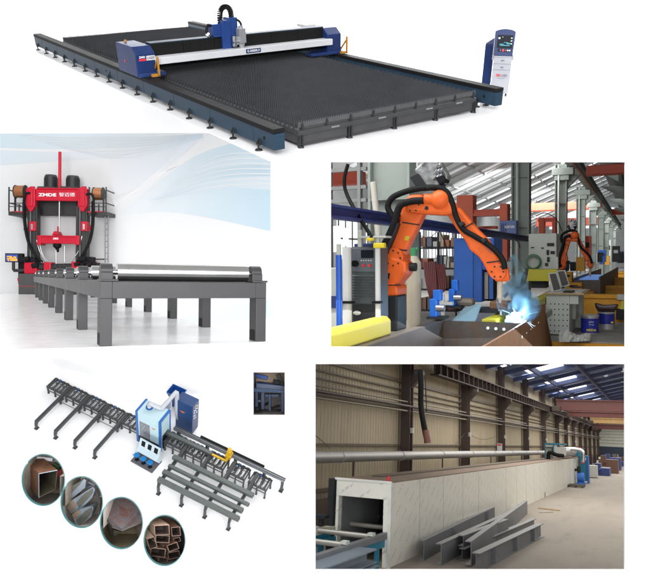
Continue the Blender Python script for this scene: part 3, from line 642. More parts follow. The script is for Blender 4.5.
T = thing(FE, 'gripper_carriage', 'yellow gripper carriage with a long arm riding the feed rail', 'gripper', (19.6, 1.2, 1.3))
g = FE.at(228.5, 457, y=1.2)
m = MB(); m.box((g.x - .28, 1.0, 1.5), (g.x + .28, 1.62, 1.98)); part(T, 'carriage', m, YEL, .04)
m = MB(); m.box((g.x - .2, 1.1, 1.98), (g.x + .22, 1.5, 2.5)); m.cyl((g.x, 1.3, 2.5), (g.x, 1.3, 2.72), .17, n=16); part(T, 'motor', m, YEL, .05)
m = MB(); m.box((q_.x + .02, y - .08, 1.56), (g.x + .1, y + .1, 1.74)); m.box((g.x - .1, y - .05, 1.56), (g.x + .12, 1.1, 1.74)); part(T, 'gripper_arm', m, YEL, .03)
# cabin
cx0, cx1, cy0, cy1, ch = 10.37, 12.98, -.4, 1.19, 4.4
T = thing(FE, 'cutting_cabin', 'pale blue cutting cabin with blue edge frames in the middle of the line', 'cabin', ((cx0 + cx1) / 2, (cy0 + cy1) / 2, 0))
m = MB()
m.box((cx0 + .2, cy0 + .06, ch - .16), (cx1 - .2, cy1, ch)); m.box((cx0 + .2, cy0 + .06, ch - 1.25), (cx1 - .2, cy0 + .14, ch - .16)); m.box((cx0 + 1.42, cy0 + .06, .95), (cx1 - .2, cy0 + .14, ch - 1.25)); m.box((cx0 + .2, cy0 + .06, .95), (cx0 + .34, cy0 + .14, ch - 1.25)); m.box((cx0 + .2, cy1 - .08, 0), (cx1 - .2, cy1, ch - .16))
m.box((cx1 - .12, cy0 + .1, 2.1), (cx1 - .04, cy1, ch - .1)); m.box((cx1 - .12, cy0 + .1, 0), (cx1 - .04, cy0 + .3, 2.1)); m.box((cx1 - .12, cy1 - .25, 0), (cx1 - .04, cy1, 2.1)); m.box((cx0 + .04, cy0 + .1, 2.0), (cx0 + .12, cy1, ch - .1))
part(T, 'cabin_panel', m, CABW, .02)
m = MB(); m.box((cx0 + .2, cy0 + .05, 0), (cx1 - .2, cy0 + .13, .94)); part(T, 'plinth_panel', m, DARK)
for x in (cx0, cx1 - .22):
    m = MB(); m.box((x, cy0, 0), (x + .22, cy0 + .16, ch)); m.box((x, cy0 + .16, ch - .15), (x + .22, cy1 + .02, ch + .03)); m.box((x, cy1 - .14, 0), (x + .22, cy1 + .02, ch - .15)); part(T, 'edge_frame', m, LBL, .02)
m = MB(); m.box((cx0 + .34, cy0 + .085, .95), (cx0 + 1.42, cy0 + .1, ch - 1.25)); part(T, 'window', m, mat('tinted_glass', (.25, .27, .31), .12, var=.05, alpha=.55))
m = MB(); m.cyl((cx0 + .9, .4, 1.5), (cx0 + 1.7, .4, 1.5), .5, n=20); m.box((cx0 + .5, .2, .6), (cx0 + 1.3, 1.0, 1.2)); m.box((cx0 + .34, .3, 1.2), (cx0 + 2.2, .6, 1.35)); part(T, 'chuck', m, LGL)
m = MB(); m.box((cx0 + 1.0, -.06, 1.95), (cx0 + 1.3, .2, 2.3)); m.box((cx0 + 1.15, -.1, 1.7), (cx0 + 1.4, .1, 1.95)); part(T, 'torch', m, YEL, .03)
m = MB(); m.bar((cx0 + .5, .0, .97), (cx0 + 1.3, .1, 1.6), .06, .06); part(T, 'blue_hose', m, LBL)
for a, b in (((0, 0), (.42, 0)), ((.06, -.07), (.36, -.07)), ((.14, -.14), (.28, -.14))):
    pass
m = MB(); m.prism([(11.95, cy0 + .052, 3.02), (12.42, cy0 + .052, 3.02), (12.3, cy0 + .052, 2.9), (12.25, cy0 + .052, 2.82), (12.1, cy0 + .052, 2.9)], (0, .01, 0)); part(T, 'emblem', m, ORANGE)
m = MB(); m.box((cx1 - .13, .05, .0), (cx1 - .05, .95, 1.5)); part(T, 'opening_shade', m, BLACK)  # black sheet in the opening, its inner shade put into colour
T = thing(FE, 'exhaust_pipe', 'white exhaust pipe bending from the cabin roof to the blue hopper', 'pipe', (11, .9, ch))
r0 = FE.at(149.5, 407.5, z=ch); r0 = V(r0.x, r0.y, ch)
def E_(u, v, yy): return FE.at(u, v, y=yy)
pth = [r0, r0 + V(0, 0, .45), r0 + V(.14, 0, .62), E_(161, 408.5, .9) , E_(163.5, 406.5, 1.1), E_(175, 393.3, 2.6), E_(176.2, 393, 2.7), E_(177, 395, 2.75), E_(177, 414, 2.75), E_(178.5, 418, 2.8)]
m = MB(); m.tube(cr(pth, 5), .2, n=14); part(T, 'pipe_run', m, mat('pipe_white', (.42, .44, .48), .35, var=.03))
m = MB(); m.cyl((r0.x, r0.y, ch), (r0.x, r0.y, ch + .08), .33, n=16); part(T, 'flange', m, LBL)
T = thing(FE, 'hopper', 'open bright blue hopper behind the cabin', 'hopper', (11.6, 4.5, 0))
HB = mat('hopper_blue', (.008, .065, .28), .4, var=.05)
yh = 4.2
a, b, c_, d_ = E_(166, 392, yh), E_(171.5, 387.4, yh + .9), E_(186, 393.5, yh + .9), E_(180, 399, yh)
zt = a.z
def hp_(p, dz, k=1.0): ctr = (a + b + c_ + d_) / 4; return V(ctr.x + (p.x - ctr.x) * k, ctr.y + (p.y - ctr.y) * k, zt + dz)
top = [V(a.x, yh, zt), V(a.x, yh + 1.2, zt), V(d_.x, yh + 1.2, zt), V(d_.x, yh, zt)]
ctr = sum(top, V(0, 0, 0)) / 4
low = [ctr + (p - ctr) * .45 - V(0, 0, 1.5) for p in top]; inn = [ctr + (p - ctr) * .92 for p in top]; inl = [ctr + (p - ctr) * .4 - V(0, 0, 1.4) for p in top]
m = MB(); m.add(top + low + inn + inl, [(0, 1, 5, 4), (1, 2, 6, 5), (2, 3, 7, 6), (3, 0, 4, 7), (8, 9, 13, 12), (9, 10, 14, 13), (10, 11, 15, 14), (11, 8, 12, 15), (0, 1, 9, 8), (1, 2, 10, 9), (2, 3, 11, 10), (3, 0, 8, 11), (12, 13, 14, 15), (4, 5, 6, 7)]); part(T, 'bin', m, HB)
for x in (low[0].x, low[2].x - .2):
    for yy in (low[0].y, low[1].y - .2):
        m = MB(); m.box((x, yy, 0), (x + .2, yy + .2, low[0].z)); part(T, 'leg', m, HB, .02)
m = MB(); m.prism([E_(160, 412, yh - 1.0), E_(163.5, 403, yh - .6), E_(170, 398, yh - .6), E_(169, 410, yh - 1.0)], (0, .3, 0)); part(T, 'chute', m, mat('chute_pale', (.32, .37, .5), .4))
kx0, kx1, ky0, ky1, kh = 12.55, 14.36, 2.62, 3.7, 4.15
T = thing(FE, 'electric_cabinet', 'dark blue electric cabinet with white buttons standing behind the outfeed', 'cabinet', (13.4, 3.1, 0))
m = MB(); m.box((kx0, ky0, .12), (kx1, ky1, kh)); part(T, 'body', m, CBLU, .05)
m = MB(); m.box((kx0 + .06, ky0 + .06, 0), (kx1 - .06, ky1 - .06, .12)); part(T, 'plinth', m, BLACK)
m = MB(); m.prism([(13.0, ky0 - .01, 2.9), (13.6, ky0 - .01, 2.9), (13.45, ky0 - .01, 2.75), (13.35, ky0 - .01, 2.65), (13.15, ky0 - .01, 2.75)], (0, .012, 0)); part(T, 'emblem', m, mat('emblem_red', (.5, .12, .05), .4))
for k, (yy, z) in enumerate(((2.85, 3.4), (3.1, 3.5), (3.35, 3.6), (2.85, 3.1), (3.1, 3.2), (3.35, 3.25), (2.8, 2.7), (3.0, 2.6), (3.3, 2.75), (2.85, 2.3), (3.1, 2.2))):
    m = MB(); m.cyl((kx1 - .01, yy, z), (kx1 + .05, yy, z), .07, n=10); part(T, 'button', m, WPAINT)
m = MB(); m.box((kx1 - .01, 3.0, 3.75), (kx1 + .012, 3.25, 3.9)); part(T, 'warning_plate', m, YEL)
# operator desk and stools
D0 = FE.sub((11.25, -1.05, 0), radians(-3))
T = thing(D0, 'operator_platform', 'flat grey platform in front of the blue cabin under the stools', 'platform', (1.2, -.7, 0))
m = MB(); m.box((0, -1.4, .001), (2.35, 0, .12)); part(T, 'deck', m, mat('deck_grey', (.1, .1, .115), .6), .02)
m = MB(); m.box((-.01, -1.41, .0), (2.36, -1.39, .05)); part(T, 'dark_edge', m, BLACK)
T = thing(D0, 'operator_desk', 'pale operator desk with three black screens on the grey platform', 'desk', (1.2, -.3, .12))
m = MB(); m.prism([(.1, -.3, .12), (.1, -.75, .9), (.1, -.8, 1.05), (.1, -.35, 1.2), (.1, -.1, 2.0), (.1, .0, 2.0), (.1, 0, .12)], (2.2, 0, 0)); part(T, 'desk_body', m, mat('desk_pale', (.46, .57, .62), .4, var=.03), .02)
for k in range(3):
    x = .35 + k * .68; p0, p1 = V(x, -.3, 1.34), V(x, -.14, 1.88); nn = V(0, -.95, .28) * .02
    m = MB(); m.prism([p0 + nn, p0 + V(.38, 0, 0) + nn, p1 + V(.38, 0, 0) + nn, p1 + nn], -nn * 1.5); part(T, 'screen', m, BLACK)
for k, lab in enumerate(('bright blue stool at the left end of the operator desk', 'bright blue stool in the middle before the operator desk', 'bright blue stool at the right end of the operator desk')):
    x = .4 + k * .72
    T = thing(D0, 'stool', lab, 'stool', (x, -1.02, .12), 'stools at the operator desk')
    m = MB(); m.cyl((x, -1.02, .72), (x, -1.02, .8), .24, .27, n=18); m.prism([(x - .26, -1.22, .78), (x + .26, -1.22, .78), (x + .24, -1.3, 1.02), (x - .24, -1.3, 1.02)], (0, .06, 0)); part(T, 'seat', m, mat('stool_blue', (.008, .2, .5), .4), .02)
    m = MB(); m.cyl((x, -1.02, .14), (x, -1.02, .72), .05, n=10); part(T, 'post', m, BLACK)
    m = MB(); m.cyl((x, -1.02, .12), (x, -1.02, .16), .2, .16, n=16); part(T, 'foot', m, BLACK)
# ================================================================== workshop behind the upper opening: welding robots
ORR = mat('robot_orange', (.78, .13, .02), .42, var=.08, scale=5, col2=(.5, .08, .015), mix=(.55, .8), bump=.04, spec=.35)
COLG = mat('column_green_grey', (.25, .285, .26), .6, var=.08, scale=1, col2=(.19, .21, .19), mix=(.5, .8))
STEEL = mat('raw_steel', (.11, .1, .095), .5, .5, var=.25, scale=3, col2=(.16, .08, .04), mix=(.5, .75))
RUST = mat('rusty_plate', (.2, .095, .04), .65, .2, var=.25, scale=3, bump=.2)
REDC = mat('crane_red', (.62, .1, .05), .5, var=.12)
YELL = mat('beam_yellow', (.5, .45, .025), .45, var=.06)
AMB = mat('pit_amber', (.66, .3, .012), .5, var=.12, scale=2, col2=(.25, .14, .04), mix=(.62, .8))
CBL = mat('workshop_blue', (.02, .09, .36), .45, var=.1)
DBL = mat('beam_blue', (.025, .045, .18), .5, var=.15)
CONC = mat('concrete', (.24, .225, .205), .7, var=.15, scale=.6, bump=.1, col2=(.15, .14, .13), mix=(.5, .75))
LGREY = mat('pale_grey_paint', (.46, .48, .45), .45, var=.05)
GDARK = mat('machine_dark', (.02, .022, .025), .5, var=.15, spec=.25)
ROOFD = mat('roof_sheet', (.6, .61, .61), .6, var=.1, scale=.3)
SKYL = emit('skylight_glow', (.95, .97, 1), 2.2)
SKYS = emit('skylight_soft', (.9, .95, 1), .26)
WING = emit('window_glow', (.9, .95, 1), .9)
def d(u, v, y): return FD.at(u, v, y=y)
def fb(m, u0, v0, u1, v1, y, dp):
    a, b = d(u0, (v0 + v1) / 2, y), d(u1, (v0 + v1) / 2, y); um = (u0 + u1) / 2
    t, o = d(um, v0, y), d(um, v1, y); return m.box((a.x, y, o.z), (b.x, y + dp, t.z))
def near(x): return (6.47 + .4205 * x) / .9063
def slab_floor(name, x0, x1, y1, z, m_):
    m = MB(); m.prism([(x0, near(x0), z - .1), (x1, near(x1), z - .1), (x1, y1, z - .1), (x0, y1, z - .1)], (0, 0, .1)); return structure(FD, name, m, m_)
VF = 355.5
def zf(x, y): return max(-.5, on_row(FD, (x, y, 0), 'z', VF))          # height of the case floor
g0, g1 = FD.at(312, VF, z=-.5), FD.at(660, VF, z=-.5)
q0, q1 = FD.at(312, 349, y=near(-3) + .2), FD.at(660, 349, y=near(0) + .2)
k0, k1 = PX(312, 349.5, 17.1), PX(660, 349.5, 17.1)
k0, k1 = FD.M.inverted() @ k0, FD.M.inverted() @ k1
m = MB(); m.add([k0, k1, g1, (9, g1.y, -.5), (9, 130, -.5), (-17.2, 130, -.5), (-17.2, 44, -.5), g0], [(0, 1, 2, 7), (2, 3, 4, 5, 6, 7)]); structure(FD, 'floor', m, CONC)
m = MB(); m.add([(-17.3, 40, 7), (-17.3, 30, 7), (-3.2, 8, 13), (-3.2, 132, 13), (-17.3, 132, 7)], [(0, 1, 2, 3, 4)])
rs = structure(FD, 'ceiling', m, ROOFD)
T = thing(FD, 'roof', 'sloping grey roof of the robot workshop with pale ribs and bright skylights', 'roof', (-10, 66, 7))
for i in range(24):
    y = 9 + i * 5.0; m = MB(); xs = max(-17.2, -y * .42)
    def rz_(x): return 7 + (x + 17.3) * 6 / 14.1
    m.add([(xs, y, rz_(xs) - .06), (-3.2, y, rz_(-3.2) - .06), (-3.2, y + .8, rz_(-3.2) - .06), (xs, y + .8, rz_(xs) - .06)], [(0, 1, 2, 3)]); part(T, 'skylight', m, SKYS if y < 72 else SKYL)
    m = MB(); m.bar((xs, y + 2.5, rz_(xs) - .25), (-3.2, y + 2.5, rz_(-3.2) - .25), .25, .3); part(T, 'rafter', m, mat('rafter_grey', (.46, .47, .47), .6)) if i == 0 else part(T, 'rafter', m, bpy.data.materials['rafter_grey'])
for x in (-15, -12.5, -10, -7.5, -5):
    m = MB(); m.box((x - .06, -x * 2.3, rz_(x) - .2), (x + .06, 131, rz_(x) - .06)); part(T, 'purlin', m, bpy.data.materials['rafter_grey'])
m = MB(); m.box((-3.2, 8, 9.5), (9, 131, 9.7)); structure(FD, 'ceiling', m, mat('roof_dark', (.1, .105, .11), .6))
m = MB(); m.box((-17.4, 38, -.5), (-17.2, 131, 7)); wl_ = single(FD, 'wall', 'grey steel clad side wall with lit windows far behind the robots', 'wall', m, mat('wall_grey', (.26, .27, .27), .6, var=.1))
for i in range(18):
    y = 39 + i * 5.0
    m = MB(); m.box((-17.2, y, 1.6), (-17.14, y + 3.4, 4.2)); w_ = part(wl_, 'window', m, WING)
    m = MB()
    for k in range(4): m.box((-17.14, y + k * 1.12, 1.6), (-17.08, y + k * 1.12 + .09, 4.2))
    m.box((-17.14, y, 2.85), (-17.08, y + 3.4, 2.95)); part(w_, 'window_frame', m, GREYM)
m = MB(); m.box((9, 6, -.5), (9.2, 131, 9.6)); single(FD, 'wall', 'grey side wall on the right of the robot workshop', 'wall', m, bpy.data.materials['wall_grey'])
m = MB(); m.box((-17.2, 130, -.5), (9, 130.3, 13)); ew = single(FD, 'wall', 'far end wall of the robot workshop with a bright upper window', 'wall', m, bpy.data.materials['wall_grey'])
m = MB(); m.box((-15, 129.8, 6.5), (-4, 129.95, 10)); part(ew, 'window', m, WING)
# added area lamps below the roof, tilted to brighten upright faces
for i in range(5):
    l = bpy.data.lights.new('workshop_fill', 'AREA'); l.shape = 'RECTANGLE'; l.size = 10 * 2.66; l.size_y = 5 * 2.66; l.energy = 15000 if i else 6200; o = bpy.data.objects.new('workshop_fill', l); COL.objects.link(o)
    o.matrix_world = FD.M @ Matrix.Translation((-9 if i else -4, 11 + i * 24 if i else 6.5, 7.6 if i else 6)) @ Matrix.Rotation(radians(38), 4, 'X'); o.scale = (1, 1, 1)
# crane row: columns
names_ = ['wide grey-green steel column right behind the near orange robot', 'grey-green steel column with a pale pipe and a blue control box', 'grey-green steel column just left of the far orange robot', 'grey-green steel column just right of the far orange robot', 'fifth grey-green steel column along the crane rail', 'sixth grey-green steel column along the crane rail', 'seventh grey-green steel column along the crane rail', 'eighth grey-green steel column along the crane rail', 'last grey-green steel column along the crane rail']
for k in range(9):
    y = 10.2 + 12.2 * k if k else 10.2; xc = -3.61 if k == 0 else -3.49; w = .35 if k == 0 else .28
    zb_ = zf(xc, y); T = thing(FD, 'steel_column', names_[k], 'column', (xc, y + .25, zb_), 'columns under the crane rail')
    m = MB(); m.box((xc - w, y, zb_), (xc - w + .05, y + .5, 6.1)); m.box((xc + w - .05, y, zb_), (xc + w, y + .5, 6.1)); m.box((xc - w + .05, y + .12, zb_), (xc + w - .05, y + .18, 6.1)); part(T, 'shaft', m, COLG, .01)
    m = MB()
    for z in (1.2, 2.6, 4.2): m.box((xc - w + .05, y + .01, z), (xc + w - .05, y + .12, z + .03))
    part(T, 'stiffener', m, COLG)
    m = MB(); m.box((xc - w - .12, y - .1, 5.55), (xc + w + .3, y + .6, 5.9)); m.prism([(xc + w, y + .1, 4.9), (xc + w, y + .1, 5.55), (xc + w + .6, y + .1, 5.55)], (0, .3, 0)); m.box((xc - w, y - .06, 5.3), (xc + w + .1, y, 5.55)); part(T, 'capital', m, COLG, .02)
    if k < 4 and k != 0:
        m = MB(); m.cyl((xc - .08, y - .04, .6), (xc - .08, y - .04, 6.0), .05, n=10); part(T, 'pipe', m, LGREY)
m = MB(); m.ibeam((-3.0, 7.5, 5.95), (-3.0, 125, 5.95), .75, .35, .05, .03); T = single(FD, 'crane_runway', 'long grey crane runway beam with a rusty rail on the column tops', 'crane beam', m, COLG)
m = MB(); m.box((-2.86, 7.6, 5.88), (-2.76, 50, 6.02)); part(T, 'rail', m, mat('rail_rust', (.32, .12, .06), .6, .2))
m = MB(); m.ibeam((-1.35, 8.5, 6.6), (-1.35, 125, 6.6), .8, .5, .06, .03); T = single(FD, 'crane_runway', 'second grey crane runway beam at the right edge with dark brackets', 'crane beam', m, mat('beam_grey', (.15, .165, .16), .55))
for k in range(10):
    y = 16 + k * 12.2; m = MB(); m.prism([(-2.6, y, 6.6), (-1.1, y, 6.6), (-1.1, y, 5.7)], (0, .3, 0)); part(T, 'bracket', m, COLG)
def girder(u0, v0, u1, v1, y, lab, legs=()):
    T = thing(FD, 'crane_girder', lab, 'crane', d((u0 + u1) / 2, v1, y), 'red overhead cranes')
    m = MB(); fb(m, u0, v0, u1, v1, y, .5); part(T, 'girder', m, REDC, .03)
    a, b = d(u0, v1, y), d(u1, v1, y); m = MB(); m.box((a.x, y - .08, a.z - .03), (b.x, y + .55, a.z + .06)); part(T, 'bottom_flange', m, REDC)
    for l0, w0, l1, w1 in legs:
        m = MB(); fb(m, l0, w0, l1, w1, y - .1, .6); part(T, 'leg', m, mat('crane_leg', (.68, .13, .06), .5) if 'crane_leg' not in bpy.data.materials else bpy.data.materials['crane_leg'], .02)
    return T
girder(456, 209.5, 505, 216, 24, 'orange red gantry crane frame between the robot arm and the blue box', ((456.5, 195, 473, 226), (499.5, 203.5, 507.5, 262)))
girder(528, 202, 602, 210.5, 60, 'long red overhead crane girder behind the grey columns')
girder(536, 218, 600, 226, 72, 'lower red crane girder behind the electric cabinet')
girder(538, 217.5, 556, 221, 33, 'small orange red frame standing above the electric cabinet', ((538.5, 217.5, 544, 240), (552, 221, 555.5, 240)))
girder(586, 164, 640, 174, 27, 'dark red crane girder at the top right corner')
girder(612, 208.5, 640, 214.5, 80, 'small red crane girder at the right edge')
girder(331, 172, 362, 185, 28, 'faded red girder at the left edge behind the column')
# left background frame at the edge
T = thing(FD, 'scaffold', 'grey steel frame with cross bars left of the wide column', 'frame', d(350, 250, 14))
m = MB()
for u0, u1 in ((326, 330.5), (357.5, 360.5)): fb(m, u0, 150, u1, 330, 14, .15)
for v in (168, 186, 199): fb(m, 326, v, 366, v + 3.5, 14.02, .1)
part(T, 'frame', m, mat('frame_grey', (.3, .31, .3), .55)); 
m = MB(); fb(m, 331, 226, 340, 252, 18, .05); fb(m, 343, 228, 348, 246, 18, .05); single(FD, 'window_panel', 'bright white window panel seen under the blue beam at the left', 'window', m, WING)
# blue longitudinal beam
a, b = FD.at(335, 208, x=-3.18), FD.at(528, 237.4, x=-3.18); a2 = FD.at(335, 216.3, x=-3.18)
y0 = near(-3.2) + .12
T = thing(FD, 'blue_beam', 'long dark blue beam running past the column behind the near robot', 'beam', (-3.2, 14, 2.5))
m = MB(); m.box((-3.21, y0, a2.z), (-3.17, b.y, a.z)); m.box((-3.26, y0, a.z), (-3.1, b.y, a.z + .03)); m.box((-3.26, y0, a2.z - .03), (-3.1, b.y, a2.z)); part(T, 'web', m, DBL)
# ---------------- left cabinets
T = thing(FD, 'welding_power_source', 'dark grey welding power source with louvres and red knobs', 'welding machine', d(362, 325, 7.2))
m = MB(); fb(m, 351, 246.5, 376, 330, 7.65, .45); part(T, 'case', m, mat('source_grey', (.07, .082, .09), .45), .02)
m = MB(); fb(m, 352, 248, 375, 272, 7.63, .02); fp = part(T, 'front_panel', m, mat('panel_slate', (.11, .13, .15), .4), .008)
m = MB(); fb(m, 361, 250, 373, 258, 7.615, .016); part(fp, 'display', m, SCREEN)
for u in (364, 370):
    m = MB(); q_ = d(u, 265.5, 7.63); m.cyl(q_, q_ - V(0, .03, 0), .017, n=14); part(fp, 'knob', m, TXTR)
for k in range(5): 
    m = MB(); q_ = d(361.5 + k * 2.4, 260.5, 7.63); m.cyl(q_, q_ - V(0, .012, 0), .006, n=8); part(fp, 'button', m, TXTW)
m = MB(); q_ = d(356, 263.5, 7.63); m.cyl(q_, q_ - V(0, .06, 0), .038, n=18); part(fp, 'cable_plug', m, BLACK)
for k in range(9):
    m = MB(); v = 275 + k * 2.75; a = d(352.5, v, 7.64); b = d(374.5, v + 1.2, 7.64); m.prism([(a.x, 7.65, a.z), (a.x, 7.615, b.z), (a.x, 7.65, b.z)], (b.x - a.x, 0, 0)); part(T, 'louvre', m, mat('louvre', (.16, .17, .175), .4) if 'louvre' not in bpy.data.materials else bpy.data.materials['louvre'])
m = MB(); fb(m, 352.5, 304, 374.5, 328, 7.63, .02); part(T, 'lower_panel', m, GDARK, .01)
m = MB(); q_ = d(357, 313, 7.61); m.ball(q_, .04, sc=(1.3, .5, .7)); part(T, 'handle', m, LGREY)
m = MB(); fb(m, 354, 243.5, 374, 247, 7.7, .3); part(T, 'top_tray', m, DBL, .01)
for u0, u1, lab in ((342.5, 351, 'thick white vertical post left of the welding power source'), (375.2, 380.2, 'thin white vertical post right of the welding power source')):
    um = (u0 + u1) / 2; p, q_ = d(um, 247, 7.5), d(um, 326, 7.5); r = (d(u1, 290, 7.5).x - d(u0, 290, 7.5).x) / 2
    T = thing(FD, 'white_post', lab, 'post', (p.x, 7.5, q_.z)); m = MB(); m.cyl((p.x, 7.5, q_.z), (p.x, 7.5, p.z), r, n=20); part(T, 'tube', m, mat('post_white', (.62, .63, .63), .4, var=.03) if u0 < 350 else bpy.data.materials['post_white'])
    z_ = d(um, 302, 7.5).z; m = MB(); m.cyl((p.x, 7.5, z_ - .015), (p.x, 7.5, z_ + .015), r * 1.12, n=20); m.box((p.x - r * 1.3, 7.4, z_ - .012), (p.x + r * 1.9, 7.5, z_ + .012)); part(T, 'strap', m, BLACK)
p, q_ = d(338.8, 255, 6.9), d(338.8, 332, 6.9); T = thing(FD, 'blue_post', 'bright blue vertical pipe at the left edge beside the white post', 'post', (p.x, 6.9, q_.z))
m = MB(); m.cyl((p.x, 6.9, q_.z), (p.x, 6.9, p.z), .034, n=16); part(T, 'pipe', m, mat('pipe_blue', (.01, .1, .55), .35)); m = MB(); m.cyl((p.x, 6.9, p.z), (p.x, 6.9, p.z + .12), .028, n=12); part(T, 'pipe_cap', m, LGREY)
T = thing(FD, 'white_cabinet', 'pale panel cabinet cut by the left edge of the opening', 'cabinet', d(333, 330, 7.6)); m = MB(); fb(m, 322, 268, 337, 335, 7.6, .3); part(T, 'panel', m, LGREY, .01)
m = MB(); fb(m, 322, 296, 337.65, 308, 7.58, .03); part(T, 'dark_band', m, DBL)
T = thing(FD, 'clutter_shelf', 'white bracket shelf holding yellow taped parts above the power source', 'shelf', d(370, 247, 7.5))
m = MB(); fb(m, 357, 236, 386, 238, 7.5, .2); fb(m, 357.5, 230, 361, 247, 7.52, .05); fb(m, 376, 233, 379, 247, 7.52, .05); part(T, 'bracket', m, LGREY, .005)
for u0, v0, u1, v1 in ((366, 237.8, 372, 241), (373, 243, 384, 248)):
    m = MB(); fb(m, u0, v0, u1, v1, 7.4, .08); part(T, 'yellow_tape', m, mat('tape_yellow', (.7, .55, .02), .5) if 'tape_yellow' not in bpy.data.materials else bpy.data.materials['tape_yellow'], .01)
m = MB(); m.tube(cr([d(348, 164, 8), d(344.5, 178, 8), (d(346, 192, 8)), d(356, 212, 7.9), d(366, 228, 7.7), d(372, 238, 7.5)]), .025); m2 = m; single(FD, 'cable', 'black cable hanging in a long loop past the blue beam', 'cable', m, BLACK)
m = MB(); q0, q1 = d(373, 182, 9.9), d(378.5, 236, 9.9); m.cyl(q0, q1, .05, n=12); single(FD, 'pipe', 'pale slanted pipe leaning on the wide grey column', 'pipe', m, mat('pipe_beige', (.5, .48, .42), .5))
# ---------------- yellow square beam, gas cylinder, racks
x_ = FD.at(360, 323, z=1.0).x; ye = FD.at(391, 316, x=x_); yb = FD.at(391, 334, x=x_); hz = ye.z - yb.z
T = thing(FD, 'yellow_beam', 'big bright yellow square beam at the lower left corner', 'beam', (x_, 7, yb.z))
s_ = .15; c_ = .05
sec = [(-s_, 0), (0, 0), (0, hz * .78), (-c_, hz), (-s_, hz)]
m = MB(); m.prism([(x_ + a, near(x_) + .1, yb.z + b) for a, b in sec], (0, ye.y - near(x_) - .1, 0)); part(T, 'tube', m, YELL, .015)
for y in (ye.y - .3,): m = MB(); m.box((x_ - .2, y, zf(x_, y)), (x_ - .05, y + .1, yb.z)); part(T, 'leg', m, YELL)
cq = d(413.5, 320, 9.7); r = (d(421, 290, 9.7).x - d(406, 290, 9.7).x) / 2
T = thing(FD, 'gas_cylinder', 'beige gas cylinder standing behind the near robot', 'gas cylinder', (cq.x, 9.7, zf(cq.x, 10.5))); zt_ = d(413, 256, 9.7).z
m = MB(); m.cyl((cq.x, 9.7, zf(cq.x, 10.5)), (cq.x, 9.7, zt_ - .1), r, n=24); m.cyl((cq.x, 9.7, zt_ - .1), (cq.x, 9.7, zt_), r, r * .5, n=24); part(T, 'shell', m, mat('cylinder_beige', (.42, .38, .3), .5, var=.1)); m = MB(); m.cyl((cq.x, 9.7, zt_), (cq.x, 9.7, zt_ + .12), .05, n=10); m.cyl((cq.x - .07, 9.7, zt_ + .1), (cq.x + .07, 9.7, zt_ + .1), .025, n=8); part(T, 'valve', m, mat('valve_green', (.05, .25, .1), .5))
m = MB(); fb(m, 401.5, 284, 405.5, 321, 9.4, .06); single(FD, 'yellow_post', 'narrow yellow post between the robot base and the gas cylinder', 'post', m, AMB)
T = thing(FD, 'storage_rack', 'cluttered dark steel rack behind the gas cylinder and blue cabinet', 'rack', d(437, 320, 15))
m = MB()
for u in (419, 437, 455):
    for yy in (15, 15.9): fb(m, u, 232, u + 1.4, 330, yy, .06)
for v in (247, 268, 289, 310): fb(m, 419, v, 456.4, v + 1.6, 15.0, 1.0)
part(T, 'frame', m, GDARK)
rb = random.Random(3)
bc = [mat('clutter_%s' % n, c_) for n, c_ in (('brown', (.22, .12, .07)), ('tan', (.4, .3, .2)), ('slate', (.1, .12, .16)), ('rust', (.3, .1, .06)), ('pale', (.45, .45, .42)))]
labs = {'brown': 'brown', 'tan': 'tan', 'slate': 'dark slate', 'rust': 'rust red', 'pale': 'pale grey'}
ks = list(labs); n_box = 0
for vi, v in enumerate((247, 268, 289, 310)):
    u = 421
    while u < 452:
        w = rb.uniform(3.5, 7.5); h = rb.uniform(5, 14); kk = (n_box * 2 + vi) % 5
        m = MB(); fb(m, u, v - h, min(u + w, 454), v - .1, 15.1, .5)
        sh = ['top', 'second', 'third', 'lowest'][vi]; pos = ['left end', 'left half', 'middle', 'right half', 'right side', 'right end'][min(5, int((u - 421) / 6))]
        single(FD, 'storage_box', '%s box at the %s of the %s shelf of the steel rack' % (labs[ks[kk]], pos, sh), 'box', m, bc[kk], group='boxes on the steel rack', bevel=.01); u += w + 1.2; n_box += 1
m = MB()
for k in range(7):
    u = 424 + k * 1.8; m.tube(cr([d(u, 262, 14.6), d(u + 2, 280 + k * 2, 14.5), d(u + 7, 298 - k, 14.5), d(u + 11, 280 + k, 14.6), d(u + 9, 264, 14.6)]), .022, n=6)
single(FD, 'hose_bundle', 'dark red hose bundle hanging in loops on the rack', 'hose', m, mat('hose_red', (.14, .035, .035), .5))
